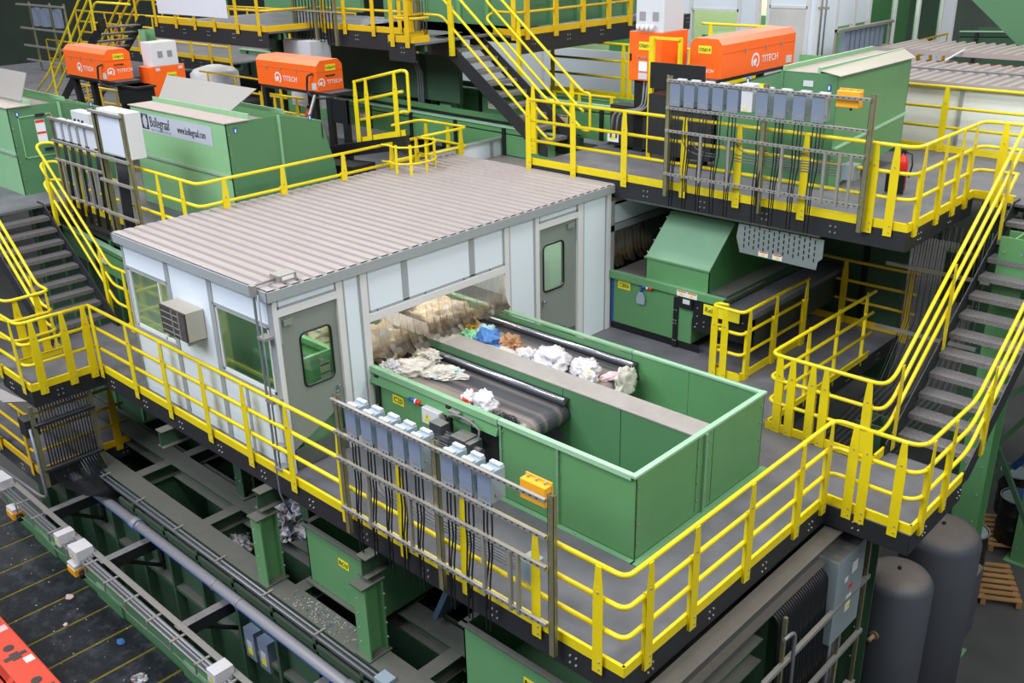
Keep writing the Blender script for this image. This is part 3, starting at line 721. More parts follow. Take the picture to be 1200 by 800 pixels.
for a, q in ((XA, -1.985), (-1.975, XB)): MB().box(a, q - .0, 2.52, 2.53, .05, .99).box(a, q, 2.83, 2.84, .05, .99).build('divider_panel', GRNI, hop)
rim = MB()
rim.box(XA, XB - .05, YA - .035, YA + .03, .985, 1.012).box(XA, XB - .05, YC - .03, YC + .035, .985, 1.012).box(XB - .05, XB + .012, YA - .035, YC + .035, .99, 1.018)
rim.box(XA, XB - .05, YA - .035, YA - .025, .955, .985)
rim.build('rim', LIP, hop)
fl = MB()
fl.box(XA, XB + .02, YA - .07, YA, .0, .012).box(XB, XB + .08, YA - .07, YC + .06, .0, .012)
fl.box(-1.99, -1.96, YA - .03, YA, .01, .985).box(XB, XB + .03, 2.64, 2.69, .01, .985).box(XA, XA + .03, YA - .02, YA, .01, .985)
fl.build('flange', mat('hopper_flange_paint', '#6f9f78', .45, var=.08), hop)
bo = MB()
for z in (.2, .42, .64, .86):
    for (x, y, dx, dy) in ((XB, 1.47, 1, 0), (XB, 2.55, 1, 0), (XB, 2.75, 1, 0), (XB, 3.85, 1, 0), (-1.96, YA - .03, 0, -1), (XA + .04, YA, 0, -1)):
        bo.cyl((x, y, z), (x + dx*.012, y + dy*.012, z), .011, 6)
for k in range(6): bo.cyl((-2.7 + k*.33, YA - .045, .012), (-2.7 + k*.33, YA - .045, .02), .012, 6)
bo.build('bolts', GALV, hop)

def belt_conveyor(label, x0, x1, y0, y1, z, far=False):
    t = thing('belt_conveyor', label, 'conveyor', ((x0 + x1)/2, (y0 + y1)/2, z - .5))
    b = MB(); r = .13; n = 10; prof = [(x0, z), (x1 - r, z)]
    prof += [(x1 - r + r*math.sin(k*PI/n), z - r + r*math.cos(k*PI/n)) for k in range(1, n + 1)] + [(x0, z - 2*r)]
    for (a, za), (q, zq) in zip(prof[:-1], prof[1:]): b.face([(a, y0, za), (q, y0, zq), (q, y1, zq), (a, y1, za)][::-1], True)
    o = b.build('belt', BELT, t)
    MB().cyl((x1 - r, y0 - .03, z - r), (x1 - r, y1 + .03, z - r), r - .008, 20).build('end_roller', CHAR, t)
    for y, s in ((y0 - .02, 1), (y1 + .02, -1)):
        MB().obox((( x0 + x1)/2, y + s*.05, z + .05), ((x1 - x0)/2 - .02, 0, 0), (0, .05, -.03*s), (0, .004*s, .006)).build('skirt_rubber', RUB, t)
        if s < 0: MB().tube([(x0 + 1.2, y1 - .04, z + .06), (x1 - .05, y1 - .04, z + .06)], .035, 10).build('guide_rail', SHINY, t)
    return t
belt_conveyor('near striped rubber belt running from the cabin to the hopper', -8.2, -2.72, 1.50, 2.50, .80)
belt_conveyor('far striped rubber belt running from the cabin to the hopper', -8.2, -2.72, 2.86, 3.86, .80)
bed = thing('conveyor_bed', 'green steel conveyor body with a C20 label between the cabin and the hopper', 'conveyor frame', (-4, 2.6, 0))
MB().box(-8.3, -2.85, YA, YA + .015, .25, .95).box(-8.3, -3.1, YA + .02, YA + .03, .02, .25).build('side_panel', GRN, bed)
MB().box(-8.3, -2.85, YC - .015, YC, .25, .95).build('side_panel', GRN, bed)
MB().box(-8.3, -2.85, 2.52, 2.535, .4, .99).box(-8.3, -2.85, 2.82, 2.835, .4, .99).build('divider_wall', GRNI, bed)
MB().box(-8.3, XB - .04, 2.51, 2.85, .99, 1.005).build('divider_cap', mat('bare_steel_cap', '#A39D99', .5, .15, var=.1, scale=5, dirt='#8a8078', dirt_amt=.6), bed)
MB().box(-8.3, -2.85, YA - .04, YA + .035, .985, 1.01).box(-8.3, -2.85, YA - .04, YA - .03, .93, .985).box(-8.3, -2.85, YC - .035, YC + .04, .985, 1.01).build('rim', mat('scuffed_green_rim', '#7fb087', .45, var=.1, scale=6, dirt='#b0aa90', dirt_amt=.5), bed)
MB().prism([(-8.3, YA - .005, .93), (-8.3, YA - .06, .80), (-8.3, YA - .005, .80)], (5.45, 0, 0)).build('side_fold', GRN, bed)
for x in (-4.98, -3.66): MB().box(x - .04, x + .04, YA - .03, YA, .0, .93).build('leg', BLK, bed)
MB().box(-3.3, -2.86, YA - .012, YA + .0, .38, .86).build('bearing_plate', BLK, bed)
p = plate(bed, (-4.60, YA - .003, .67), (1, 0, 0), (0, 0, 1), .21, .12, LABY)
text('C20', .1, (-4.60, YA - .009, .665), (1, 0, 0), (0, 0, 1), LABB, p, align='CENTER')
bo = MB()
for x in (-4.98, -3.66):
    for z in (.85, .78, .5, .42, .15): bo.cyl((x, YA - .03, z), (x, YA - .042, z), .012, 6)
for x in (-3.25, -2.9):
    for z in (.42, .82): bo.cyl((x, YA - .012, z), (x, YA - .024, z), .012, 6)
bo.build('bolts', GALV, bed)
t = thing('power_plug', 'red and blue industrial plug on the green conveyor side', 'plug', (-4.2, YA - .05, .8))
MB().cyl((-4.32, YA - .045, .80), (-4.22, YA - .045, .80), .03, 10).build('body', LABU, t)
MB().cyl((-4.22, YA - .045, .80), (-4.19, YA - .045, .80), .034, 10).build('collar', LABW, t)
MB().cyl((-4.19, YA - .045, .80), (-4.12, YA - .045, .80), .036, 10).build('cap', RED, t)
MB().box(-4.34, -4.16, YA - .03, YA + .0, .78, .83).build('bracket', BLK, t)
t = thing('terminal_box', 'white terminal box with a yellow hazard triangle on the green conveyor side', 'terminal box', (-3.9, YA - .08, .6))
MB().box(-4.02, -3.72, YA - .13, YA, .62, .82).build('case', WHT, t, bevel=.004)
MB().prism([(-3.92 + a, YA - .134, .72 + q) for a, q in ((-.055, -.055), (.055, -.055), (0, .05))], (0, -.003, 0)).build('hazard_triangle', LABY, t)
MB().prism([(-3.92 + a, YA - .138, .72 + q) for a, q in ((-.012, -.03), (.003, -.005), (-.006, -.005), (.008, .025), (-.001, .0), (.008, .0))], (0, -.002, 0)).build('bolt_symbol', LABB, t)
# drive motor near
def motor(label, dx, dy, mirror=1, mk=MOT):
    t = thing('drive_motor', label, 'motor', (-3.15 + dx, YA - .15 + dy, .45)); M_ = lambda x, y, z: (x + dx, (y if mirror > 0 else 2*YA - y) + dy, z)
    b = MB(); a, q = M_(-3.72, YA - .22, .60), M_(-3.36, YA - .22, .60); b.cyl(a, q, .085, 20); b.cyl(M_(-3.76, YA - .22, .60), a, .09, 16)
    b.build('motor_body', mk, t)
    f = MB()
    for k in range(16):
        an = 2*PI*k/16; c, s = math.cos(an), math.sin(an)
        f.obox(M_(-3.53, YA - .22 + .092*c, .60 + .092*s), (.15, 0, 0), (0, .012*c, .012*s), (0, -.003*s, .003*c))
    f.build('cooling_fins', mk, t)
    MB().box(-3.70 + dx, -3.50 + dx, M_(0, YA - .30, 0)[1] - .0, M_(0, YA - .16, 0)[1], .69, .80).build('terminal_cover', mk, t, bevel=.005)
    MB().box(-3.36 + dx, -3.12 + dx, min(M_(0, YA - .3, 0)[1], M_(0, YA - .08, 0)[1]), max(M_(0, YA - .3, 0)[1], M_(0, YA - .08, 0)[1]), .5, .74).build('gearbox', mk, t, bevel=.01)
    MB().cyl(M_(-3.24, YA - .34, .60), M_(-3.24, YA - .29, .60), .06, 16).cyl(M_(-3.24, YA - .36, .60), M_(-3.24, YA - .33, .60), .025, 10).build('shaft_cover', mk, t)
    MB().cyl(M_(-3.10, YA - .2, .62), M_(-2.94, YA - .2, .62), .05, 12).box(-3.12 + dx, -3.04 + dx, M_(0, YA - .19, 0)[1] - .1, M_(0, YA - .19, 0)[1] + .1, .52, .72).build('coupling', mk, t)
    return t
motor('dusty grey drive motor bolted to the near side of the green conveyor', 0, 0)
motor('dusty grey drive motor on the far side of the green conveyor', .25, YC - YA, -1)
t = thing('sensor_cable', 'curved grey cable looping above the near drive motor', 'cable', (-3.3, YA - .1, .7))
MB().tube([(-3.58, YA - .08, .84)] + [(-3.6 + .3 - .3*math.cos(a)*.9, YA - .12 - .03*math.sin(a), .80 - .0 + .13*math.sin(a)) for a in [k*PI/10 for k in range(1, 10)]] + [(-3.05, YA - .14, .72), (-3.1, YA - .18, .66), (-3.35, YA - .2, .64), (-3.55, YA - .22, .72)], .013, 8).build('cable_jacket', CABG, t)
MB().box(-3.58, -3.42, YA - .1, YA - .04, .86, .91).box(-3.36, -3.22, YA - .1, YA - .04, .83, .88).build('sensor_head', GALV, t)

# ------------------------------------------------------------------ rubbish on the belts
def crumple(label, loc, size, m, seed, cat='plastic bag', name='plastic_bag', group=None, rot=0, spots=None, sub=4):
    import bmesh
    from mathutils import noise
    bm = bmesh.new(); bmesh.ops.create_icosphere(bm, subdivisions=sub, radius=1)
    off = V((seed*7.3, seed*3.1, seed*1.7)); R_ = Matrix.Rotation(rot, 3, 'Z')
    for v in bm.verts:
        d = v.co.normalized()
        r = 1 + .4*noise.noise(d*1.7 + off) + .35*(.5 - abs(noise.noise(d*3.3 + off))*2) + .2*(.5 - abs(noise.noise(d*7 + off))*2) + .1*(.5 - abs(noise.noise(d*15 + off))*2)
        p = d*r; p = V((p.x*size[0], p.y*size[1], max(p.z, -.55)*size[2])); v.co = R_ @ p
    me = bpy.data.meshes.new(name); bm.to_mesh(me); bm.free()
    me.materials.append(m)
    if spots:
        me.materials.append(spots)
        for p in me.polygons:
            if noise.noise(p.center*14 + off) > .33: p.material_index = 1
    for p in me.polygons: p.use_smooth = (seed % 2 == 0)
    o = bpy.data.objects.new(name, me); C.objects.link(o); o.location = (loc[0], loc[1], loc[2] + .5*size[2]); BASE[o.name] = V(loc)
    return tag(o, label, cat, group)
BAGW = mat('white_plastic_film', '#CFCCD0', .35, var=.06, scale=14); BAGC = mat('cloudy_plastic_film', '#CFCABF', .3, var=.12, scale=14)
BAGB = mat('blue_plastic_film', '#4A7FC0', .35, var=.2, scale=14); BAGT = mat('tan_paper', '#B98D66', .7, var=.15, scale=14)
BAGG = mat('green_plastic_film', '#8FD3A0', .4, var=.15, scale=14); BAGK = mat('black_plastic_film', '#1c1c20', .35, var=.2)
BAGO = mat('ochre_card', '#C79A3C', .6, var=.2); BAGP = mat('pink_plastic_film', '#E2BFC2', .5, var=.06); BAGS = mat('sky_plastic_film', '#9fc4cf', .4, var=.1)
Z0 = .80
crumple('white plastic bag with red print alone in the middle of the near belt', (-3.62, 1.72, Z0), (.10, .10, .13), BAGW, 2, spots=LABR)
crumple('white plastic bag with a blue mark beside the red-printed one on the near belt', (-3.42, 1.78, Z0), (.15, .12, .14), BAGW, 4, spots=BAGW)
crumple('black plastic scrap at the end of the near belt', (-3.02, 1.72, Z0), (.16, .07, .05), BAGK, 5)
crumple('pale film scrap hanging over the near belt roller', (-2.78, 1.66, Z0 - .12), (.05, .12, .12), BAGC, 9)
crumple('cloudy film bundle just out of the strip curtain on the near belt', (-4.86, 1.93, Z0), (.26, .17, .11), BAGC, 6, rot=.5)
crumple('crumpled sheet of clear and blue film on the near belt', (-4.50, 2.10, Z0), (.28, .16, .07), BAGC, 11, rot=.5, spots=BAGS)
crumple('white film wad squeezed against the strip curtain on the near belt', (-5.0, 1.66, Z0), (.13, .1, .15), BAGW, 13)
crumple('brown paper wad behind the near strips', (-4.98, 2.25, Z0), (.2, .14, .12), BAGC, 15)
crumple('light green bag by the strips on the far belt', (-5.05, 3.12, Z0), (.16, .12, .10), BAGG, 3)
crumple('ochre cardboard piece half inside the cabin on the far belt', (-5.3, 3.35, Z0), (.15, .15, .12), BAGO, 21)
crumple('bright blue plastic bag on the far belt near the cabin', (-4.72, 3.14, Z0), (.18, .16, .15), BAGB, 8)
crumple('pale blue film behind the bright blue bag', (-4.95, 3.35, Z0), (.14, .12, .12), BAGS, 10)
crumple('tan paper bag crumpled on the far belt', (-4.42, 3.28, Z0), (.13, .14, .13), BAGT, 17)
crumple('long grey film heap along the divider on the far belt', (-4.3, 3.02, Z0), (.42, .10, .08), BAGC, 12, rot=.1)
crumple('small blue bottle label piece before the tan paper', (-4.42, 3.05, Z0 + .05), (.09, .05, .05), BAGB, 19)
crumple('small white bag with pink print in the middle of the far belt', (-3.95, 3.08, Z0), (.17, .12, .12), BAGW, 23, spots=BAGP)
crumple('turquoise strip of film before the white bags on the far belt', (-4.12, 2.93, Z0 + .02), (.17, .05, .04), BAGS, 25)
crumple('large white plastic bag filling the middle of the far belt', (-3.62, 3.22, Z0), (.25, .18, .16), BAGW, 14)
crumple('ochre tin lid beside the large white bag', (-3.45, 3.0, Z0), (.06, .05, .05), BAGO, 27)
crumple('white plastic bag near the roller of the far belt', (-3.13, 3.3, Z0), (.17, .17, .13), BAGW, 16)
crumple('white knotted bag with a yellow fleck at the far belt end', (-2.95, 3.12, Z0 - .02), (.11, .1, .12), BAGW, 18, spots=LABY)
crumple('pink flat carton strip at the far belt end', (-2.82, 3.42, Z0), (.06, .15, .05), BAGP, 20, rot=-.4)
crumple('translucent film hanging over the far belt roller', (-2.69, 3.55, Z0 - .2), (.06, .2, .22), BAGC, 22)
crumple('beige rag lying between the far belt bags', (-3.25, 3.02, Z0), (.26, .06, .04), BAGC, 29, rot=.2)

# ================================================================== CONTROL BOX RACKS
def rack(label, x0, x1, y, zb, posts, struts, out=-1, cat='equipment rack', lo=.22):
    t = thing('equipment_rack', label, cat, ((x0 + x1)/2, y, zb - .2))
    for x in posts:
        b = MB(); b.box(x - .035, x + .035, y - .02, y - .016, zb - .12, zb + 1.6).box(x - .035, x - .03, y - .02, y + .03, zb - .12, zb + 1.6).box(x + .03, x + .035, y - .02, y + .03, zb - .12, zb + 1.6)
        b.build('post', OLV, t)
    for z in (1.535, 1.16, .84, lo):
        b = MB(); b.box(x0, x1, y - .055, y - .02, zb + z - .018, zb + z + .018)
        b.build('strut_rail', GALV, t)
        s = MB(); x = x0 + .05
        while x < x1 - .05: s.box(x, x + .025, y - .0565, y - .0548, zb + z - .006, zb + z + .006); x += .075
        s.build('slot_holes', BLK, t)
    for x in struts:
        b = MB(); b.box(x - .018, x + .018, y - .058, y - .022, zb + lo - .05, zb + .84); b.build('strut', GALV, t)
    return t
def switch_box(x, y, zb, label, group=None, first=None, w=.16):
    t = thing('switch_box', label, 'switch box', (x, y, zb + 1.2), group)
    MB().box(x - w/2, x + w/2, y + .0, y + .19, zb + 1.20, zb + 1.52).build('case', BOXG, t, bevel=.004)
    MB().box(x - w/2 - .004, x + w/2 + .004, y - .008, y + .002, zb + 1.19, zb + 1.53).build('cover', BOXC, t)
    MB().box(x - w/2 + .01, x + w/2 - .01, y + .02, y + .06, zb + 1.53, zb + 1.545).box(x - w/2 + .01, x + w/2 - .01, y + .14, y + .185, zb + 1.525, zb + 1.545).build('top_flange', PGREY, t)
    MB().cyl((x + w/2, y + .06, zb + 1.27), (x + w/2 + .02, y + .06, zb + 1.27), .012, 6).box(x - .05, x + .05, y - .0095, y - .008, zb + 1.225, zb + 1.26).build('fastener', GALV, t)
    for k, dx in enumerate((-.05, 0, .05)):
        wob = random.uniform(-.015, .015)
        bottom = zb - (.25 if k != 1 else .0)
        MB().tube([(x + dx, y + .03, zb + 1.2), (x + dx + wob, y + .025, zb + .9), (x + dx - wob, y + .02, zb + .6), (x + dx*.6 + wob, y - .01, zb + .3), (x + dx*.5, y - .02, bottom)], .009, 6).build('cable', CABL, t)
    return t
rack('grey strut rack with eight switch boxes on the front guardrail of the near deck', -3.78, -.78, -.09, 0, [-3.74, -2.22, -.74], [-3.27, -2.6, -1.56, -1.22, -1.12])
proto = None
ords = ['leftmost', 'second from left', 'third from left', 'fourth from left', 'fifth from left, just before the middle post', 'sixth from left, just after the middle post', 'seventh from left', 'rightmost, nearest the amber box']
for x, o in zip((-3.50, -3.245, -2.99, -2.745, -2.50, -2.04, -1.79, -1.545), ords):
    lb = 'slate grey switch box on the near rack, ' + o
    if proto is None: proto = switch_box(x, -.10, 0, lb, 'switch boxes on the near rack'); px = x
    else: dup(proto, (x - px, 0, 0), lb, 'switch boxes on the near rack')
rack('grey strut rack with switch boxes on the guardrail of the raised right-hand deck', -4.05, -1.09, 6.23, 2.5, [-4.04, -2.52, -1.07], [-3.45, -3.0, -2.2, -1.6, -1.4, -1.25])
ords = ['leftmost', 'second from left', 'third from left', 'fourth from left', 'fifth from left, beside the white box', 'first after the middle post', 'second after the middle post', 'third after the middle post', 'rightmost, nearest the amber box']
proto2 = None
for x, o in zip((-3.92, -3.69, -3.46, -3.23, -3.0, -2.56, -2.30, -2.03, -1.77), ords):
    lb = 'slate grey switch box on the upper right rack, ' + o
    if proto2 is None: proto2 = switch_box(x, 6.21, 2.5, lb, 'switch boxes on the upper right rack'); px = x
    else: dup(proto2, (x - px, 0, 0), lb, 'switch boxes on the upper right rack')
t = thing('switch_box', 'white box with a small yellow tag among the slate boxes of the upper right rack', 'switch box', (-2.8, 6.25, 3.7))
MB().box(-2.88, -2.71, 6.22, 6.38, 3.72, 4.08).build('case', WHT, t, bevel=.004)
MB().box(-2.84, -2.78, 6.214, 6.22, 3.745, 3.775).build('label_plate', LABY, t)
def amber_box(x, y, z, label):
    t = thing('sensor_box', label, 'sensor box', (x, y, z))
    MB().box(x - .15, x + .15, y, y + .11, z, z + .2).build('case', AMB, t, bevel=.008)
    MB().box(x - .155, x + .155, y + .085, y + .1, z - .01, z + .22).build('back_plate', AMB, t)
    b = MB()
    for k in (-.1, 0, .1): b.cyl((x + k, y + .06, z + .2), (x + k, y + .06, z + .225), .012, 8)
    b.build('gland', GALV, t)
    MB().cyl((x + .03, y + .06, z - .04), (x + .03, y + .06, z), .015, 8).build('plug', mat('dark_green_plug', '#1d4a34'), t)
amber_box(-1.02, -.03, 1.37, 'amber sensor box at the right end of the near rack')
amber_box(-1.43, 6.28, 3.9, 'amber sensor box at the right end of the upper right rack')
def jbox(x, y, z, label, w=.17, d=.16, h=.2, m=BOXG):
    t = thing('junction_box', label, 'junction box', (x, y, z))
    MB().box(x - w/2, x + w/2, y, y + d, z, z + h).build('case', m, t, bevel=.004)
    b = MB()
    for k in range(4): b.cyl((x - w/2 - .03, y + d*.5, z + .03 + k*h*.22), (x - w/2, y + d*.5, z + .03 + k*h*.22), .012, 6)
    b.build('gland', PGREY, t); return t
jbox(-1.12, -.03, .50, 'grey junction box low on the right end of the near rack')
jbox(-1.32, 6.29, 3.0, 'grey junction box low on the right end of the upper right rack')
# horizontal cable sweeps
def sweep(label, xs, y, z0, x_end, z_end, m=CABG, nm='cable_bundle'):
    t = thing(nm, label, 'cables', (x_end, y, z_end - .2))
    for k, x in enumerate(xs):
        zz = z_end + .035*k
        MB().tube([(x, y, z0), (x + .02, y, zz + .16), (x + .1, y, zz + .05), (x + .25, y, zz + .01), ((x + x_end)/2, y, zz - .01), (x_end, y, zz + .0)], .008, 6).build('cable', m, t)
sweep('grey cables curving along the near rack to its junction box', (-3.45, -3.3, -2.95, -2.72, -2.35, -1.98), -.005, .75, -1.22, .53)
sweep('grey cables curving along the upper right rack to its junction box', (-3.85, -3.7, -3.2, -3.0, -2.6, -2.1, -1.8), 6.31, 3.3, -1.42, 3.03)
# ================================================================== LEFT RACK + CABINET
t = rack('grey strut rack with slim boxes on the guardrail of the hopper deck', -13.02, -11.23, 1.22, 1.78, [-13.0, -11.17], [-12.75, -12.4, -12.1, -11.8, -11.6], lo=.22)
for k, x in enumerate((-12.82, -12.53, -12.24, -11.95, -11.62)):
    w = .2 if k < 4 else .34
    tt = thing('switch_box', 'pale box in the left rack, ' + ('leftmost', 'second from left', 'middle', 'fourth from left', 'widest, at the right end')[k], 'switch box', (x, 1.22, 2.95), 'pale boxes in the left rack')
    MB().box(x - w/2, x + w/2, 1.23, 1.36, 2.97, 3.30).build('case', PGREY, tt, bevel=.004)
    MB().box(x - w/2 - .003, x - w/2 + .03, 1.222, 1.23, 2.97, 3.30).build('cover_edge', BOXC, tt)
    for d in (-.05, .0, .05): MB().tube([(x + d, 1.3, 2.97), (x + d*1.1, 1.28, 2.5), (x + d*.9, 1.27, 2.1), (x + d, 1.25, 1.6)], .011, 6).build('cable', CABL, tt)
jbox(-11.75, 1.3, 2.25, 'pale blue grey junction box low in the left rack', .3, .16, .3)
t = thing('equipment_rack', 'tall zinc post frame holding the white cabinet on the hopper deck', 'equipment rack', (-10.7, 1.2, 1.5))
for x in (-11.17, -10.25): MB().box(x - .045, x + .045, 1.14, 1.16, 1.5, 3.66).box(x - .045, x - .04, 1.14, 1.2, 1.5, 3.66).box(x + .04, x + .045, 1.14, 1.2, 1.5, 3.66).build('post', OLV, t)
for z in (3.62, 2.93, 2.55, 2.02): MB().box(-11.25, -10.2, 1.10, 1.14, z - .02, z + .02).build('strut_rail', GALV, t)
t = thing('control_cabinet', 'tall white control cabinet on posts beside the big sign-bearing green hopper', 'control cabinet', (-10.7, 1.3, 2.9))
MB().box(-11.1, -10.18, 1.18, 1.42, 2.97, 3.66).build('case', WHT, t, bevel=.006)
MB().box(-11.05, -10.36, 1.165, 1.18, 3.0, 3.6).build('door', mat('pale_blue_enamel', '#CFD6E4', .35, var=.03), t)
t = thing('cable_bundle', 'thick black cable bundle dropping from the white cabinet', 'cables', (-10.7, 1.2, 1.4))
for k in range(13):
    x = -10.86 + k*.028
    MB().tube([(x*.55 + -10.7*.45 + (k-6)*.02, 1.25, 2.97), (x, 1.22, 2.6), (x + .01*(k % 3 - 1), 1.2, 2.1), (x, 1.2, 1.45)], .015, 6).build('cable', CABL if k else CABG, t)
t = thing('small_panel', 'white push-button panel on the far left hopper', 'control panel', (-13.7, 2.0, 2.5))
MB().box(-14.05, -13.35, 2.0, 2.2, 2.45, 3.22).build('case', PGREY, t, bevel=.01)
b = MB()
for k, mm in enumerate(((0, 0), (.1, 0), (.2, 0), (.0, -.15), (.12, -.15))): b.cyl((-13.9 + mm[0]*1.5, 2.0, 3.06 + mm[1]), (-13.9 + mm[0]*1.5, 1.98, 3.06 + mm[1]), .025, 8)
each(b, 'push_button', LABB, t)

# ================================================================== CONVEYOR C806
cv = thing('enclosed_conveyor', 'green enclosed conveyor with a sloped hood entering under the raised deck', 'conveyor', (-4.0, 6.9, 0))
MB().box(-5.07, -3.86, 6.34, 6.36, .12, .98).build('side_panel', GRN, cv)
MB().box(-5.07, -3.4, 6.345, 6.355, .0, .12).build('skirt', BLK, cv)
MB().box(-3.78, -3.55, 6.34, 6.36, .12, .98).box(-3.55, -3.2, 6.34, 6.36, .55, .98).box(-3.56, -3.54, 6.34, 7.3, .12, .6).build('side_panel', GRN, cv)
MB().box(-5.1, -2.98, 6.27, 6.36, .96, .99).box(-5.1, -2.98, 6.27, 6.28, .88, .96).build('rim', GRN, cv)
MB().box(-3.86, -3.78, 6.31, 6.345, 0, .96).build('leg', BLK, cv)
MB().box(-3.5, -2.55, 6.30, 6.33, .38, .86).build('black_side_plate', BLK, cv)
MB().box(-5.07, -2.98, 6.36, 7.5, .93, .955).build('top_tray', mat('dusty_tray', '#6f6a66', .7, var=.2, scale=6), cv)
MB().box(-2.98, -2.5, 6.33, 9.2, .78, .86).build('guard_plate', mat('dusty_guard_plate', '#5a5a5e', .6, var=.15), cv)
MB().box(-2.51, -2.5, 6.4, 9.2, .35, .78).build('mesh_guard', FEN, cv)
MB().box(-3.4, -3.0, 6.4, 9.2, .86, 1.0).build('belt_cover', GRND, cv)
bo = MB()
for z in (.9, .84, .62, .45, .40, .12):
    for x in (-3.84, -3.80): bo.cyl((x, 6.31, z), (x, 6.298, z), .011, 6)
for x, z in ((-3.42, .75), (-3.42, .62), (-3.42, .5), (-3.3, .55), (-3.3, .48), (-3.1, .45), (-3.45, .44), (-2.75, .5), (-2.65, .7)): bo.cyl((x, 6.3, z), (x, 6.288, z), .012, 6)
bo.build('bolts', GALV, cv)
p = plate(cv, (-4.82, 6.335, .78), (1, 0, 0), (0, 0, 1), .24, .13, LABY)
text('C806', .09, (-4.82, 6.329, .775), (1, 0, 0), (0, 0, 1), LABB, p, align='CENTER')
warn_label(cv, (-3.6, 6.266, .925), (1, 0, 0), (0, 0, 1), .36, .09)
MB().prism([(-5.07, 6.33, .12), (-5.03, 6.33, .12), (-5.03, 6.33, .9), (-5.07, 6.33, .9)], (0, .01, 0)).build('blue_tape', LABU, cv)
hd = thing('conveyor_hood', 'green sloped hood on top of the enclosed conveyor', 'hood', (-3.9, 6.9, .96))
HX0, HX1 = -4.43, -3.29
MB().box(HX0, HX1, 6.36, 6.372, .985, 1.33).build('front_panel', GRN, hd)
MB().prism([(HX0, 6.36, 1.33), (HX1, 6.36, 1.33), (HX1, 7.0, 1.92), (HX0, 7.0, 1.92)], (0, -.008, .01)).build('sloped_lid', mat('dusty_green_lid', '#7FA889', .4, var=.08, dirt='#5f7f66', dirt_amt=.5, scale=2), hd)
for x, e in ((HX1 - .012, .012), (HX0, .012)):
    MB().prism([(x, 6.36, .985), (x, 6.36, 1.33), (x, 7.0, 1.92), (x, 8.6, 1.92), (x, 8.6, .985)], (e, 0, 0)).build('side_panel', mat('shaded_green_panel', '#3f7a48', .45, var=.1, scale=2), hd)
MB().box(HX0, HX1, 7.0, 8.6, 1.90, 1.92).build('top_panel', GRN, hd)
MB().box(HX0 - .02, HX1 + .01, 6.33, 6.37, 1.32, 1.345).build('fold_lip', GRN, hd)
bo = MB()
for q in (.1, .35, .6, .85): bo.cyl((HX0, 6.36 + .64*q, 1.33 + .59*q), (HX0 - .03, 6.36 + .64*q, 1.34 + .59*q), .015, 6)
for z in (1.02, 1.2): bo.cyl((HX1 - .03, 6.36, z), (HX1 - .03, 6.35, z), .012, 6)
bo.build('bolts', GALV, hd)
t = thing('padlock_tag', 'grey padlock tag hanging from the plug on the enclosed conveyor', 'tag', (-4.45, 6.3, .6))
MB().prism([(-4.47 + a, 6.32, .66 + q) for a, q in ((-.07, -.1), (.07, -.1), (.08, 0), (.03, .1), (-.03, .1), (-.08, 0))], (0, -.03, 0)).build('tag_body', BOXG, t)
MB().cyl((-4.47, 6.31, .76), (-4.47, 6.31, .83), .018, 8).build('strap', LABU, t)
t = thing('power_plug', 'red and blue industrial plug on the enclosed conveyor side', 'plug', (-4.3, 6.3, .85))
MB().cyl((-4.46, 6.3, .86), (-4.36, 6.3, .86), .03, 10).build('body', LABU, t)
MB().cyl((-4.36, 6.3, .86), (-4.32, 6.3, .86), .033, 10).build('collar', LABW, t)
MB().cyl((-4.32, 6.3, .86), (-4.25, 6.3, .86), .035, 10).build('cap', RED, t)
MB().box(-4.5, -4.3, 6.3, 6.34, .84, .88).build('bracket', BLK, t)
t = thing('isolator_switch', 'dark isolator box with a pale face on the enclosed conveyor', 'switch', (-3.6, 6.3, .7))
MB().box(-3.76, -3.5, 6.26, 6.34, .70, .87).build('case', BLK, t, bevel=.004)
MB().box(-3.66, -3.54, 6.252, 6.26, .78, .85).build('label_plate', PGREY, t)
t = thing('sign', 'yellow sign with black lettering behind the short guardrail of the enclosed conveyor', 'sign', (-2.95, 6.22, .7))
MB().box(-3.26, -2.66, 6.20, 6.215, .72, .88).build('sign_board', LABY, t)
text('Relep', .1, (-3.12, 6.198, .80), (1, 0, 0), (0, 0, 1), LABB, t, align='CENTER')
# perforated guard
t = thing('perforated_guard', 'grey perforated steel guard hanging below the edge of the raised right-hand deck', 'guard', (-2.3, 6.5, 1.66))
MB().prism([(-2.94, 6.5, 2.1), (-2.97, 6.5, 1.9), (-2.9, 6.5, 1.68), (-1.72, 6.5, 1.66), (-1.70, 6.5, 1.78), (-1.64, 6.5, 1.84), (-1.64, 6.5, 2.1)], (0, .01, 0)).build('panel', STN, t)
b = MB()
for c in range(15):
    for r_ in range(4):
        x = -2.84 + c*.077; z = 1.79 + r_*.085 + (c % 2)*.042; b.box(x - .008, x + .008, 6.495, 6.4995, z - .027, z + .027)
b.build('slots', BLK, t)
warn_label(t, (-2.52, 6.494, 1.725), (1, 0, 0), (0, 0, 1), .15, .075, 1); warn_label(t, (-2.3, 6.494, 1.72), (1, 0, 0), (0, 0, 1), .15, .075, 1)
t = thing('cable_tray', 'grey cable tray slung under the front edge of the raised right-hand deck', 'cable tray', (-3, 6.5, 2.12))
MB().box(-5.0, -1.7, 6.5, 6.9, 2.12, 2.135).box(-5.0, -1.7, 6.49, 6.505, 2.12, 2.17).build('tray', GALV, t)
for x in (-4.5, -3.4, -2.3): MB().box(x - .01, x + .01, 6.55, 6.57, 2.13, 2.41).build('hanger', GALV, t)
for k in range(5): MB().tube([(-5.0, 6.55 + k*.05, 2.15)] + [(-4.6 + j*.45, 6.55 + k*.05 + random.uniform(-.02, .02), 2.15 + random.uniform(0, .02)) for j in range(7)], .012, 6).build('cable', CABL, t)

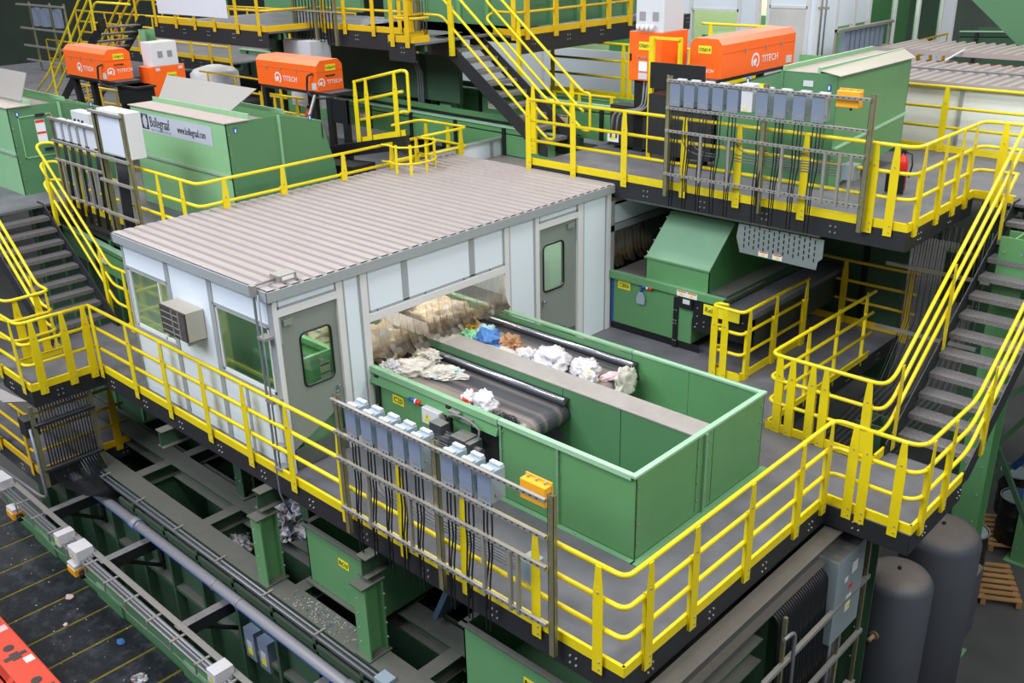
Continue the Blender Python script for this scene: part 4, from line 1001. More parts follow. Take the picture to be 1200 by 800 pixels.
CREAM = mat('cream_waste', '#C9B79C', .8, var=.35, scale=16)
for k, (x, y, sx, sy, sz, lb) in enumerate(((-5.75, 2.0, .45, .4, .22, 'cream paper heap just inside the cabin on the near belt'), (-6.7, 2.0, .6, .42, .26, 'cream paper heap deep inside the cabin on the near belt'), (-5.8, 3.35, .5, .4, .2, 'cream paper heap just inside the cabin on the far belt'), (-6.9, 3.35, .6, .42, .26, 'cream paper heap deep inside the cabin on the far belt'), (-7.7, 2.7, .4, .9, .3, 'cream paper heap at the back of the cabin belts'))):
    crumple(lb, (x, y, Z0), (sx, sy, sz), CREAM, 60 + k, 'waste', 'paper_heap', spots=BAGW)
# ================================================================== BIG GREEN HOPPERS WITH SIGNS
def big_hopper(label, x0, x1, y0, y1, zb, zt, slope_y=None):
    t = thing('bunker_hopper', label, 'hopper', ((x0 + x1)/2, (y0 + y1)/2, zb))
    ym = y0 + (y1 - y0)*.48
    MB().box(x0, x1, y0, y0 + .015, zb, zt - .83).box(x0, x1, y0 - .0, y0 + .015, zt - .80, zt).build('front_panel', GRNL, t)
    MB().box(x0, x1, y0 - .03, y0, zt - .84, zt - .80).build('seam_flange', mat('seam_grey_green', '#8fa795', .5), t)
    MB().prism([(x1 - .015, y0, zb), (x1 - .015, y1 + .1, zb), (x1 - .015, y1, zt - .9), (x1 - .015, y1 - .2, zt - .2), (x1 - .015, ym, zt), (x1 - .015, y0, zt)], (.015, 0, 0)).build('end_panel', GRNI, t)  # ends darker than the front: the fall of light is put into the greens
    MB().prism([(x0, y0, zb), (x0, y1 + .1, zb), (x0, y1, zt - .9), (x0, y1 - .2, zt - .2), (x0, ym, zt), (x0, y0, zt)], (.015, 0, 0)).build('end_panel', GRNI, t)
    MB().box(x0, x1, y1 - .2, y1 - .18, zt - .5, zt - .2).build('back_panel', GRN, t)
    MB().box(x0 - .02, x1 + .03, y0 - .03, y0 + .42, zt, zt + .012).build('top_flange', mat('dusty_top_flange', '#A99D96', .6, var=.1, scale=7), t)
    MB().box(x0, x1, ym + .12, ym + .14, zt, zt + .07).box(x0 + .02, x1 - .02, y0 + .42, y0 + .44, zt, zt + .09).build('angle_rib', GRNL, t)
    MB().box(x0 + .02, x1 - .02, y0 + .44, y1 - .2, zt - .35, zt - .33).build('inner_floor', mat('dusty_inner', '#8b8380', .7, var=.2), t)
    MB().box(x1 - .005, x1 + .03, ym - .02, ym + .02, zb, zt).build('end_rib', GRNL, t)
    b = MB()
    for k in range(12): x = x0 + .12 + k*(x1 - x0 - .24)/11; b.cyl((x, y0 + .415, zt + .05), (x, y0 + .425, zt + .05), .012, 6)
    for k in range(5): b.cyl((x1, y0 + .04, zb + .3 + k*.3), (x1 + .012, y0 + .04, zb + .3 + k*.3), .012, 6)
    b.build('bolts', GALV, t)
    for y in (y0 + .16, ym + .6):
        p = plate(t, (x1 + .001, y, zt - .12), (0, 1, 0), (0, 0, 1), .06, .09, LABU, 'lift_point_label'); MB().box(x1 + .006, x1 + .008, y - .012, y + .012, zt - .15, zt - .1).build('hook_mark', LABW, p)
    return t
LID = mat('grey_lid_sheet', '#A8A49E', .5, .1, var=.04, scale=2)
h2 = big_hopper('light green hopper with a silver lettered sign and a tilted grey lid', -12.42, -9.40, 2.35, 4.3, 1.75, 3.42)
MB().prism([(-12.25, 2.79, 3.46), (-10.02, 2.79, 3.46), (-9.45, 3.0, 3.86), (-12.20, 3.0, 3.86)], (0, .012, -.006)).build('tilted_lid', LID, h2)
p = plate(h2, (-10.96, 2.348, 3.18), (1, 0, 0), (0, 0, 1), 2.28, .30, SIGN, 'sign_board')
text('Bollegraaf', .25, (-11.78, 2.342, 3.20), (1, 0, 0), (0, 0, 1), LABB, p, squeeze=.66)
text('www.bollegraaf.com', .17, (-10.88, 2.342, 3.17), (1, 0, 0), (0, 0, 1), LABB, p, squeeze=.62)
text('RECYCLING SOLUTIONS', .06, (-11.76, 2.342, 3.075), (1, 0, 0), (0, 0, 1), mat('pale_lettering', '#8f93a6', .5), p, squeeze=1.)
b = MB(); b.box(-12.06, -12.02, 2.342, 2.344, 3.07, 3.32).box(-11.87, -11.83, 2.342, 2.344, 3.07, 3.32).box(-12.06, -11.83, 2.342, 2.344, 3.07, 3.09).box(-12.06, -11.83, 2.342, 2.344, 3.3, 3.32)
for (xa, za) in ((-12.02, 3.1), (-11.87, 3.1), (-12.02, 3.29), (-11.87, 3.29)):
    sx = 1 if xa < -11.95 else -1; sz = 1 if za < 3.2 else -1
    b.prism([(xa, 2.342, za), (xa + sx*.045, 2.342, za), (xa, 2.342, za + sz*.05)], (0, .002, 0))
b.build('emblem', LABB, p)
lab = plate(h2, (-9.398, 3.0, 2.0), (0, 1, 0), (0, 0, 1), .22, .12, LABY); text('MRF1', .08, (-9.392, 3.0, 2.0), (0, 1, 0), (0, 0, 1), LABB, lab, align='CENTER')
h1 = big_hopper('green hopper at the left edge with a red-banded warning label', -18.5, -14.55, 1.10, 3.0, 1.75, 3.32)
MB().prism([(-18.3, 1.5, 3.36), (-14.9, 1.5, 3.36), (-14.85, 1.68, 3.85), (-18.3, 1.68, 3.85)], (0, .012, -.006)).build('tilted_lid', LID, h1)
b = MB(); b.box(-14.55, -14.54, 1.25, 1.27, 2.4, 3.15).box(-14.55, -14.54, 1.85, 1.87, 2.4, 3.15).box(-14.55, -14.54, 1.25, 1.87, 3.13, 3.15).box(-14.55, -14.54, 1.25, 1.87, 2.4, 2.42); b.build('hatch_frame', GRNL, h1)
p = plate(h1, (-14.545, 1.62, 2.85), (0, 1, 0), (0, 0, 1), .17, .42, LABW, 'warning_label')
MB().box(-14.54, -14.538, 1.54, 1.7, 3.0, 3.05).box(-14.54, -14.538, 1.54, 1.7, 2.8, 2.84).build('red_band', LABR, p)
MB().box(-14.55, -14.5, 1.56, 1.72, 3.12, 3.16).box(-14.55, -14.5, 1.62, 1.76, 2.5, 2.54).build('latch', BLK, h1)
h3 = thing('bunker_hopper', 'large green hopper on the raised right-hand deck before the white cabin', 'hopper', (-3.2, 8.9, 2.45))
MB().box(-3.06, -2.22, 7.65, 7.665, 2.45, 4.08).box(-4.1, -3.07, 7.66, 7.675, 2.45, 3.75).build('front_panel', GRNI, h3)  # front in a darker green than the side, shade put into the colour
MB().prism([(-4.1, 7.66, 3.75), (-3.07, 7.66, 3.75), (-3.07, 7.66, 4.08)], (0, .015, 0)).box(-3.09, -3.05, 7.63, 7.66, 2.45, 4.08).build('front_gusset', GRNI, h3)
MB().prism([(-2.235, 7.65, 2.45), (-2.235, 10.1, 2.75), (-2.235, 10.1, 4.08), (-2.235, 7.65, 4.08)], (.015, 0, 0)).build('side_panel', GRN, h3)
MB().box(-4.1, -2.22, 10.08, 10.1, 2.6, 4.0).box(-4.12, -4.1, 7.66, 10.1, 2.45, 3.75).build('back_panel', GRN, h3)
MB().box(-3.07, -2.5, 7.65, 10.6, 4.06, 4.075).prism([(-4.1, 7.66, 3.74), (-3.07, 7.66, 4.06), (-3.07, 10.6, 4.06), (-4.1, 10.6, 3.74)], (0, 0, .012)).build('top_flange', MATS['dusty_top_flange'], h3)
MB().box(-3.10, -3.06, 7.7, 10.6, 4.07, 4.14).box(-2.56, -2.52, 7.7, 10.5, 4.07, 4.15).build('angle_rib', GRNL, h3)
MB().prism([(-2.52, 7.7, 4.10), (-2.14, 7.55, 4.07), (-2.14, 10.05, 4.07), (-2.52, 10.5, 4.13)], (0, 0, .01)).build('flap_lid', mat('cream_flap', '#ADA89B', .5, var=.05), h3)
MB().beam((-2.20, 7.7, 3.05), (-2.20, 10.1, 3.22), .04, .03).build('side_strut', LIP, h3)
plate(h3, (-3.45, 7.655, 3.82), (1, 0, 0), (0, 0, 1), .26, .1, LABY); plate(h3, (-2.66, 7.645, 3.93), (1, 0, 0), (0, 0, 1), .15, .08, PGREY)
for x in (-3.62, -2.34):
    p = plate(h3, (x, 7.645, 3.9), (1, 0, 0), (0, 0, 1), .055, .08, LABU, 'lift_point_label'); MB().box(x - .012, x + .012, 7.638, 7.64, 3.87, 3.92).build('hook_mark', LABW, p)
b = MB(); b.box(-3.0, -2.35, 7.635, 7.65, 3.68, 3.69).box(-3.0, -2.35, 7.635, 7.65, 2.7, 2.71).box(-3.0, -2.99, 7.635, 7.65, 2.7, 3.69).box(-2.36, -2.35, 7.635, 7.65, 2.7, 3.69); b.build('hatch_frame', GRND, h3)
MB().box(-2.95, -2.8, 7.62, 7.65, 3.6, 3.65).build('latch', BLK, h3)

# ================================================================== ORANGE OPTICAL SORTERS
def logo(parent, o, right, up, s, m=LABW):
    right, up, o = V(right).normalized(), V(up).normalized(), V(o); n = right.cross(up)
    b = MB()
    def arc(r0, r1, a0, a1, N=14):
        for k in range(N):
            a, q = a0 + (a1 - a0)*k/N, a0 + (a1 - a0)*(k + 1)/N
            f = lambda r, t: o + right*r*math.cos(t) + up*r*math.sin(t) + n*.003
            b.face([f(r0, a), f(r1, a), f(r1, q), f(r0, q)])
    arc(.36*s, .5*s, -PI*.35, PI*1.25); arc(.0, .16*s, 0, 2*PI, 10); arc(.16*s, .3*s, PI*.9, PI*1.6, 6)
    b.build('emblem', m, parent)
    text('TITECH', .62*s, o + right*s*.75 + n*.003, right, up, m, parent)
def sorter(label, x0, x1, y0, y1, z0, z1, face, tag_txt, tag_at=None):
    """face: 'Y' long side faces -Y, 'X' long side faces +X"""
    t = thing('optical_sorter', label, 'optical sorter', ((x0 + x1)/2, (y0 + y1)/2, z0))
    c = .09
    if face == 'Y':
        MB().prism([(x0, y0, z0), (x0, y1, z0), (x0, y1, z1 - c), (x0, y1 - c, z1), (x0, y0 + c, z1), (x0, y0, z1 - c)], (x1 - x0, 0, 0)).build('housing', ORG, t)
        MB().box(x0, x1, y0 - .003, y0, z0 + .62*(z1-z0), z0 + .63*(z1-z0)).box(x1, x1 + .003, y0, y1, z0 + .62*(z1-z0), z0 + .63*(z1-z0)).build('lid_seam', mat('orange_seam', '#b8430f', .5), t)
        b = MB()
        for q in (.18, .42, .68): x = x0 + (x1 - x0)*q; b.box(x - .01, x + .01, y0 - .02, y0, z0 + .55*(z1-z0), z0 + .68*(z1-z0))
        each(b, 'latch', GALV, t)
        logo(t, (x0 + (x1 - x0)*.36, y0 - .002, z0 + .3*(z1 - z0)), (1, 0, 0), (0, 0, 1), .22)
        logo(t, (x1 + .002, y0 + .09, z0 + .28*(z1 - z0)), (0, 1, 0), (0, 0, 1), .165)
        p = plate(t, (x1 + .001, (y0 + y1)/2 + .02, z0 + .75*(z1-z0)), (0, 1, 0), (0, 0, 1), .23, .11, LABY); text(tag_txt, .075, (x1 + .007, (y0 + y1)/2 + .02, z0 + .75*(z1-z0)), (0, 1, 0), (0, 0, 1), LABB, p, align='CENTER')
        MB().tube([(x1, (y0 + y1)/2 - .09, z0 + .5*(z1-z0)), (x1 + .04, (y0 + y1)/2 - .09, z0 + .5*(z1-z0)), (x1 + .04, (y0 + y1)/2 + .08, z0 + .5*(z1-z0)), (x1, (y0 + y1)/2 + .08, z0 + .5*(z1-z0))], .012, 6).build('handle', BLK, t)
        MB().box(x1 - .16, x1 - .04, y0 - .02, y0, z0 + .03, z0 + .15).build('label_plate', PGREY, t)
        MB().box(x0 + .02, x1 + .35, y0 + .02, y1 - .02, z0 - .06, z0 - .005).build('base_frame', CHAR, t)
        MB().tube(fillet([(x1 - .1, y0 - .02, z0 + .32), (x1 - .16, y0 - .1, z0 + .3), (x1 - .2, y0 - .12, z0 - .05), (x1 + .2, y0 - .08, z0 - .1), (x1 + .4, y0 + .1, z0 - .05)], .15), .02, 8).build('hose', BLK, t)
    else:
        MB().prism([(x0, y0, z0), (x1, y0, z0), (x1, y0, z1 - c), (x1 - c, y0, z1), (x0 + c, y0, z1), (x0, y0, z1 - c)], (0, y1 - y0, 0)).build('housing', ORG, t)
        MB().box(x1, x1 + .003, y0, y1, z0 + .62*(z1-z0), z0 + .63*(z1-z0)).build('lid_seam', mat('orange_seam', '#b8430f', .5), t)
        b = MB()
        for q in (.3, .58, .8): y = y0 + (y1 - y0)*q; b.box(x1, x1 + .02, y - .01, y + .01, z0 + .55*(z1-z0), z0 + .68*(z1-z0))
        each(b, 'latch', GALV, t)
        logo(t, (x1 + .002, y0 + (y1 - y0)*.44, z0 + .3*(z1 - z0)), (0, 1, 0), (0, 0, 1), .26)
        logo(t, (x0 + .12, y0 - .002, z0 + .18*(z1 - z0)), (1, 0, 0), (0, 0, 1), .12)
        p = plate(t, (x0 + .28, y0 - .001, z0 + .72*(z1-z0)), (1, 0, 0), (0, 0, 1), .24, .12, LABY); text(tag_txt, .075, (x0 + .28, y0 - .007, z0 + .72*(z1-z0)), (1, 0, 0), (0, 0, 1), LABB, p, align='CENTER')
        MB().box(x0 + .02, x1 - .02, y0 - .3, y1, z0 - .06, z0 - .005).build('base_frame', CHAR, t)
        MB().box(x1, x1 + .02, y1 - .28, y1 - .12, z0 + .04, z0 + .16).build('label_plate', PGREY, t)
    return t
sorter('orange optical sorter in the middle of the rear, above the black walkway frame', -13.26, -11.29, 5.46, 6.05, 3.34, 3.89, 'Y', 'OS#10')
sorter('orange optical sorter at the upper left beside the long stair rails', -18.11, -16.19, 3.78, 4.33, 3.35, 3.96, 'Y', 'OS#12')
sorter('long orange optical sorter on the raised right-hand deck', -5.15, -4.55, 8.4, 10.75, 3.75, 4.36, 'X', 'OS#14')
t = thing('sorter_stand', 'black steel stand carrying the orange sorter of the raised right-hand deck', 'stand', (-4.9, 9.3, 2.45))
for (x, y) in ((-5.1, 8.1), (-4.6, 8.1), (-5.1, 10.6), (-4.6, 10.6)): MB().box(x - .06, x + .06, y - .04, y + .04, 2.45, 3.69).build('leg', BLK, t)
MB().box(-5.35, -4.35, 7.6, 7.64, 3.65, 4.05).build('splash_plate', BLK, t)
MB().box(-5.4, -4.2, 7.65, 8.3, 2.6, 3.55).box(-6.6, -5.4, 8.2, 8.5, 2.5, 3.2).build('machine_frame', mat('dark_machine', '#26282a', .6, .2, var=.4, scale=7), t)
t = thing('sorter_stand', 'black perforated stand under the middle rear orange sorter', 'stand', (-11, 5.7, 1.75))
for (x, y) in ((-10.9, 5.4), (-10.45, 5.4)): MB().box(x - .07, x + .07, y - .02, y + .06, 1.75, 3.28).build('leg', BLK, t)
MB().box(-10.98, -10.38, 5.39, 5.43, 2.85, 3.28).box(-10.9, -10.4, 5.39, 5.43, 1.75, 2.0).box(-10.9, -10.4, 5.39, 5.43, 2.28, 2.42).build('cross_plate', BLK, t)
for (x, y) in ((-13.1, 5.5), (-12.3, 6.0), (-11.6, 5.6)): MB().box(x - .06, x + .06, y - .04, y + .04, 1.75, 3.28).build('leg', BLK, t)
MB().beam((-11.25, 5.35, 3.3), (-10.9, 4.4, 1.9), .04, .04).build('brace', GALV, t)
t = thing('sorter_stand', 'black V-shaped stand under the upper left orange sorter', 'stand', (-17, 4, 1.75))
for (xa, xb) in ((-18.3, -17.95), (-17.4, -17.3), (-16.1, -16.0), (-15.6, -15.6)): MB().beam((xa, 4.0, 3.29), (xb, 4.0, 1.75), .16, .1, (0, 1, 0)).build('leg', BLK, t)
MB().box(-16.1, -15.3, 3.9, 4.3, 2.9, 3.29).box(-18.4, -15.2, 3.85, 4.3, 3.25, 3.29).build('cross_plate', BLK, t)
# control cabinets
def ctrl(label, x0, x1, y0, y1, z0, z1, txt, ztop, split=.5):
    t = thing('control_cabinet', label, 'control cabinet', ((x0 + x1)/2, (y0 + y1)/2, z0))
    MB().box(x0, x1, y0, y1, z0, z1).build('case', ORG, t, bevel=.01)
    p = plate(t, (x0 + (x1 - x0)*.5, y0 - .001, z0 + .72*(z1-z0)), (1, 0, 0), (0, 0, 1), .24, .13, LABY); text(txt, .08, (x0 + (x1 - x0)*.5, y0 - .008, z0 + .72*(z1-z0)), (1, 0, 0), (0, 0, 1), LABB, p, align='CENTER')
    w, h = x1 - x0, z1 - z0
    sc = plate(t, (x0 + w*.45, y0 - .001, z0 + .3*h), (1, 0, 0), (0, 0, 1), .18, .17, SIGN, 'screen_bezel')
    plate(sc, (x0 + w*.45, y0 - .006, z0 + .3*h), (1, 0, 0), (0, 0, 1), .14, .13, mat('lit_screen', '#F4FAFF', .3, emit=1.2), 'screen')
    plate(t, (x0 + w*.45, y0 - .001, z0 + .1*h), (1, 0, 0), (0, 0, 1), .18, .1, PGREY, 'keypad')
    b = MB()
    for k in range(4): b.cyl((x0 + w*.3 + k*.07, y0, z0 + .48*h), (x0 + w*.3 + k*.07, y0 - .02, z0 + .48*h), .018, 8)
    each(b, 'push_button', GALV, t)
    MB().box(x0 + .03, x0 + .055, y0 - .02, y0, z0 + .4*h, z0 + .55*h).box(x0 + w*.75, x0 + w*.85, y0 - .01, y0, z0 + .38*h, z0 + .41*h).build('door_latch', BLK, t)
    return t
ctrl('orange control cabinet with a lit screen left of the long orange sorter', -6.15, -5.50, 8.1, 8.85, 3.66, 4.44, 'OS#14', 0)
t = thing('fan_cabinet', 'light grey cabinet with two fan grilles standing on the orange control cabinet', 'cabinet', (-5.8, 8.5, 4.44))
MB().box(-6.05, -5.50, 8.14, 8.7, 4.44, 4.95).build('case', PGREY, t, bevel=.008)
for x in (-5.92, -5.66): plate(t, (x, 8.139, 4.68), (1, 0, 0), (0, 0, 1), .12, .14, mat('fan_grille_grey', '#8d8d90', .6), 'fan_grille')
b = MB()
for k in range(4): b.cyl((-5.95 + k*.09, 8.06, 4.46), (-5.95 + k*.09, 8.06, 4.56), .035, 8)
each(b, 'cable_plug', WHT, t)
t = thing('cabinet_stand', 'black frame with hanging cables under the orange control cabinet', 'stand', (-5.8, 8.5, 2.45))
MB().box(-6.1, -5.9, 8.2, 8.8, 2.45, 3.66).box(-5.7, -5.52, 8.2, 8.8, 2.45, 3.66).build('leg', BLK, t)
for k in range(3): MB().tube(fillet([(-5.85 + k*.06, 8.15, 3.66), (-5.85 + k*.06, 8.1, 3.2), (-6.3 + k*.1, 7.9, 3.15), (-6.35 + k*.12, 7.9, 2.7)], .15), .02, 6).build('cable', CABG, t)
t = thing('control_cabinet', 'orange control cabinet below the grey fan box in the upper left', 'control cabinet', (-16.2, 5.0, 2.9))
MB().box(-16.45, -16.0, 4.6, 5.42, 2.75, 3.54).build('case', ORG, t, bevel=.01)
p = plate(t, (-15.999, 5.1, 3.33), (0, 1, 0), (0, 0, 1), .22, .13, LABY); text('OS#12', .07, (-15.992, 5.1, 3.33), (0, 1, 0), (0, 0, 1), LABB, p, align='CENTER')
for y in (4.8, 5.32): plate(t, (-15.999, y, 3.48), (0, 1, 0), (0, 0, 1), .1, .06, PGREY)
MB().box(-16.4, -16.05, 4.65, 4.75, 1.75, 2.75).box(-16.4, -16.05, 5.25, 5.35, 1.75, 2.75).build('leg', BLK, t)
t = thing('fan_cabinet', 'pale grey fan cabinet in the upper left on the orange control cabinet', 'cabinet', (-16.2, 5.0, 3.54))
MB().box(-16.40, -16.0, 4.70, 5.30, 3.54, 4.03).build('case', WHT, t, bevel=.008)
for y in (4.9, 5.12): plate(t, (-15.999, y, 3.78), (0, 1, 0), (0, 0, 1), .11, .13, MATS['fan_grille_grey'], 'fan_grille')
t = thing('drum', 'white round vessel behind the fan cabinet in the upper left', 'vessel', (-19, 7.6, 1.75))
MB().lathe((-19.1, 7.9, 1.75), [(.6, 0), (.6, 1.1), (.5, 1.2), (.2, 1.28), (.05, 1.3)], 24).build('shell', WHT, t)
guardrail('yellow guardrail under the upper left orange sorter', [(-20.7, 5.0, 1.75), (-18.3, 5.0, 1.75)], X1(5.0, 1.75, [-20.6, -20.0, -19.3, -18.5]), m=YELO)
guardrail('yellow guardrail under the middle rear orange sorter', [(-14.6, 6.3, 1.9), (-13.0, 6.3, 1.9)], X1(6.3, 1.9, [-14.5, -14.0, -13.2]), m=YELO)
guardrail('yellow guardrail near the fan cabinet of the upper left', [(-18.2, 7.0, 2.0), (-14.6, 7.0, 2.0)], X1(7.0, 2.0, [-17.8, -16.6, -15.5, -14.8]), m=YELO)
t = thing('fan_cabinet', 'grey cabinet standing behind the middle rear orange sorter', 'cabinet', (-13.4, 6.9, 3.4))
MB().box(-14.1, -13.15, 6.7, 7.2, 3.2, 4.02).build('case', PGREY, t)
MB().box(-13.7, -12.7, 6.5, 6.9, 2.75, 3.15).build('lower_case', PGREY, t)
t = thing('yellow_gate', 'small yellow ladder frame left of the long orange sorter', 'ladder frame', (-5.4, 7.9, 2.5))
MB().box(-5.46, -5.38, 7.7, 7.76, 2.5, 4.42).box(-4.98, -4.93, 7.8, 7.86, 3.6, 4.42).build('upright', YEL, t)
for z in (4.40, 3.98): MB().box(-5.46, -4.93, 7.74, 7.79, z - .02, z + .02).build('rung', YEL, t)
guardrail('small yellow guardrail behind the long orange sorter', [(-6.75, 11.2, 3.25), (-6.65, 11.15, 3.25), (-5.2, 11.15, 3.25)], X1(11.15, 3.25, [-6.5, -5.5]))
guardrail('yellow guardrail on the black walkway frame in the middle rear', [(-9.62, 5.0, 2.66), (-8.45, 5.0, 2.92), (-8.35, 5.0, 2.94)], [(-9.55, 5.0, 2.68, 1, .0), (-9.25, 5.0, 2.74, 1, 0), (-8.5, 5.0, 2.9, 1, 0)], out=1, loop=[(2, (1, 0, 0))])
t = thing('walkway_frame', 'black steel walkway frame under the middle rear guardrail', 'walkway frame', (-9, 5.2, 1.75))
MB().beam((-11.0, 5.0, 2.3), (-8.3, 5.0, 2.85), .1, .22, (0, 0, 1)).build('side_beam', BLK, t)
MB().prism([(-12.5, 4.5, 1.9), (-9.2, 4.5, 1.9), (-9.2, 4.5, 2.4), (-12.5, 4.5, 2.2)], (0, .5, 0)).build('machine_housing', MATS['dark_machine'], t)
p = plate(t, (-10.2, 4.49, 2.12), (1, 0, 0), (0, 0, 1), .22, .14, LABY)
p = plate(t, (-10.8, 4.49, 2.05), (1, 0, 0), (0, 0, 1), .5, .14, LABW, 'warning_label')
guardrail('yellow guardrail behind the control cabinet of the raised right-hand deck', [(-10.0, 10.5, 2.85), (-6.4, 10.5, 2.85)], X1(10.5, 2.85, [-9.9, -8.05, -7.9, -6.5]))
guardrail('low yellow rail in front of the green conveyor by the high walkway stairs', [(-8.35, 8.7, 2.45), (-6.9, 8.75, 2.45)], X1(8.72, 2.45, [-8.3, -7.7, -6.95]), h=(.75, .45, .2), toe=[])
# fire extinguishers
def extinguisher(label, x, y, z):
    t = thing('fire_extinguisher', label, 'fire extinguisher', (x, y, z))
    MB().lathe((x, y, z + .02), [(.05, 0), (.075, .01), (.078, .4), (.06, .46), (.025, .5), (.02, .54)], 16).build('cylinder', RED, t)
    MB().box(x - .03, x + .03, y - .02, y + .02, z + .54, z + .6).build('valve', BLK, t)
    MB().tube([(x + .03, y, z + .57), (x + .12, y, z + .55), (x + .14, y, z + .4), (x + .11, y, z + .22)], .012, 6).build('hose', BLK, t)
    MB().box(x - .18, x - .08, y - .08, y + .1, z, z + .3).box(x - .08, x + .1, y - .11, y - .09, z, z + .32).build('holder', BLK, t); return t
extinguisher('red fire extinguisher in a black holder on the raised right-hand deck', -1.38, 8.15, 2.47)
extinguisher('red fire extinguisher under the middle rear orange sorter', -13.0, 6.4, 2.2)
extinguisher('red fire extinguisher on the upper left landing behind yellow rails', -27.5, 9.5, 2.9)
# ================================================================== REAR: conveyors, columns, far cabins
def conveyor_x(label, x0, x1, y0, y1, z0, z1, m=GRND, dz=0.):
    t = thing('belt_conveyor', label, 'conveyor', ((x0 + x1)/2, (y0 + y1)/2, min(z0, z0 + dz)))
    for y in (y0, y1): MB().prism([(x0, y, z0), (x1, y, z0 + dz), (x1, y, z1 + dz), (x0, y, z1)], (0, .05, 0)).build('side_panel', m, t)
    MB().prism([(x0, y0, z1 - .12), (x1, y0, z1 + dz - .12), (x1, y0, z1 + dz - .1), (x0, y0, z1 - .1)], (0, y1 - y0, 0)).build('belt', RUB, t)
    MB().prism([(x0, y0 - .04, z1), (x1, y0 - .04, z1 + dz), (x1, y0 - .04, z1 + dz + .03), (x0, y0 - .04, z1 + .03)], (0, .1, 0)).build('rim', LIP, t)
    b = MB(); x = x0 + .4
    while x < x1: b.box(x - .04, x + .04, y0 - .03, y0, z0 + dz*(x - x0)/(x1 - x0), z1 + dz*(x - x0)/(x1 - x0)); x += 1.3
    each(b, 'rib', BLK, t)
    warn_label(t, (x0 + (x1 - x0)*.35, y0 - .035, (z0 + z1)/2 + dz*.35), (1, 0, 0), (0, 0, 1), .3, .14)
    return t
conveyor_x('long green conveyor crossing behind the rear hopper', -15.5, -7.4, 7.6, 8.4, 2.25, 2.75, GRN, dz=-.1)
conveyor_x('green conveyor beam passing behind the high walkway stairs', -12.5, -6.5, 9.2, 10.0, 2.4, 2.95, GRN)
conveyor_x('green conveyor with warning labels beside the walkway stairs', -8.6, -6.35, 8.35, 8.9, 2.5, 3.1, GRN)
warn_label(MATS and thing('warning_sign', 'white electrical warning sign low behind the raised right-hand guardrail', 'sign', (-6.35, 7.9, 2.6)), (-6.3, 7.9, 2.72), (1, 0, 0), (0, 0, 1), .24, .18, 1)
conveyor_x('green machine side rising behind the upper left control cabinet', -22, -13.8, 10.5, 11.5, 2.3, 3.0, GRN)
t = thing('machine_hopper', 'dark green machine wall beneath the high walkway', 'machine', (-13, 9, 1.75))
MB().box(-16.5, -10.8, 8.6, 8.7, 2.75, 4.0).build('side_panel', GRND, t)
t = thing('machine_hopper', 'green machine body standing on the high walkway', 'machine', (-11, 9, 4.25))
MB().box(-13.4, -9.2, 8.9, 9.0, 4.3, 6.2).box(-9.25, -9.2, 8.9, 13, 4.3, 6.2).build('side_panel', GRNI, t)
b = MB()
for x in (-13.0, -12.0, -11.0, -10.2): b.box(x - .05, x + .05, 8.85, 8.9, 4.3, 6.2)
for y in (9.6, 10.4, 11.2, 12.0): b.box(-9.2, -9.14, y - .04, y + .04, 4.3, 6.2)
each(b, 'rib', GRN, t)
t = thing('machine_hopper', 'green machine body behind the banner on the high walkway', 'machine', (-17, 9, 4.25))
MB().box(-18, -14.2, 8.9, 9.0, 4.4, 6.2).build('side_panel', GRNI, t)
t = thing('equipment_rack', 'grey strut rack with cables on the high walkway by the top edge', 'equipment rack', (-13, 6.9, 4.1))
for x in (-14.0, -13.25, -12.6, -10.35, -10.15): MB().box(x - .035, x + .035, 6.95, 7.0, 3.95, 5.8).build('post', OLV, t)
for z in (4.6, 5.0): MB().box(-14.0, -12.5, 6.9, 6.95, z - .015, z + .015).build('strut_rail', GALV, t)
for k in range(12): x = -13.9 + k*.11; MB().tube([(x, 6.97, 5.8), (x + .02, 6.97, 5.0), (x, 6.97, 4.0)], .012, 6).build('cable', CABL, t)
for k in range(5): x = -10.3 + k*.08; MB().tube([(x, 7.05, 5.8), (x, 7.05, 4.3)], .014, 6).build('cable', GREYP, t)
t = thing('banner', 'white banner with blue lettering tied to the high walkway rail', 'banner', (-16.2, 5.93, 4.6))
MB().box(-17.75, -14.85, 5.92, 5.93, 4.47, 5.35).build('cloth', mat('banner_cloth', '#D9DBE4', .6, var=.03), t)
text('RECYCLING', .34, (-17.1, 5.915, 4.97), (1, 0, 0), (0, 0, 1), LABU, t)
def column(label, x, y, z0, z1, w=.26, m=GRN, group=None):
    t = thing('steel_column', label, 'column', (x, y, z0), group)
    MB().ibeam((x, y, z0 + .02), (x, y, z1), w, w, .02).build('shaft', m, t)
    MB().box(x - w*.75, x + w*.75, y - w*.75, y + w*.75, z0, z0 + .02).build('base_plate', m, t)
    b = MB(); z = z0 + .3
    while z < z1: b.cyl((x - w*.3, y - w/2, z), (x - w*.3, y - w/2 - .02, z), .013, 6).cyl((x + w*.3, y - w/2, z), (x + w*.3, y - w/2 - .02, z), .013, 6); z += .45
    b.build('bolts', GALV, t); return t
column('light green column below the stair head of the high walkway', -11.45, 8.95, 1.75, 4.0, .34, GRNL)
column('pale green column behind the upper left orange sorter', -18.95, 6.2, 1.75, 4.05, .3, GRNL)
column('green column rising at the top left corner', -27.0, 13.0, 1.75, 7.5, .4, GRN)
column('second green column rising at the top left corner', -24.5, 13.5, 1.75, 7.5, .4, GRN)
t = thing('cable_riser', 'grey pipes and black cable ladder beside the light green column', 'cables', (-11.9, 8.6, 1.75))
for k in range(3): MB().tube([(-11.95 + k*.07, 8.5, 1.75), (-11.95 + k*.07, 8.5, 3.3), (-12.2 + k*.05, 8.4, 4.0)], .025, 6).build('pipe', GREYP, t)
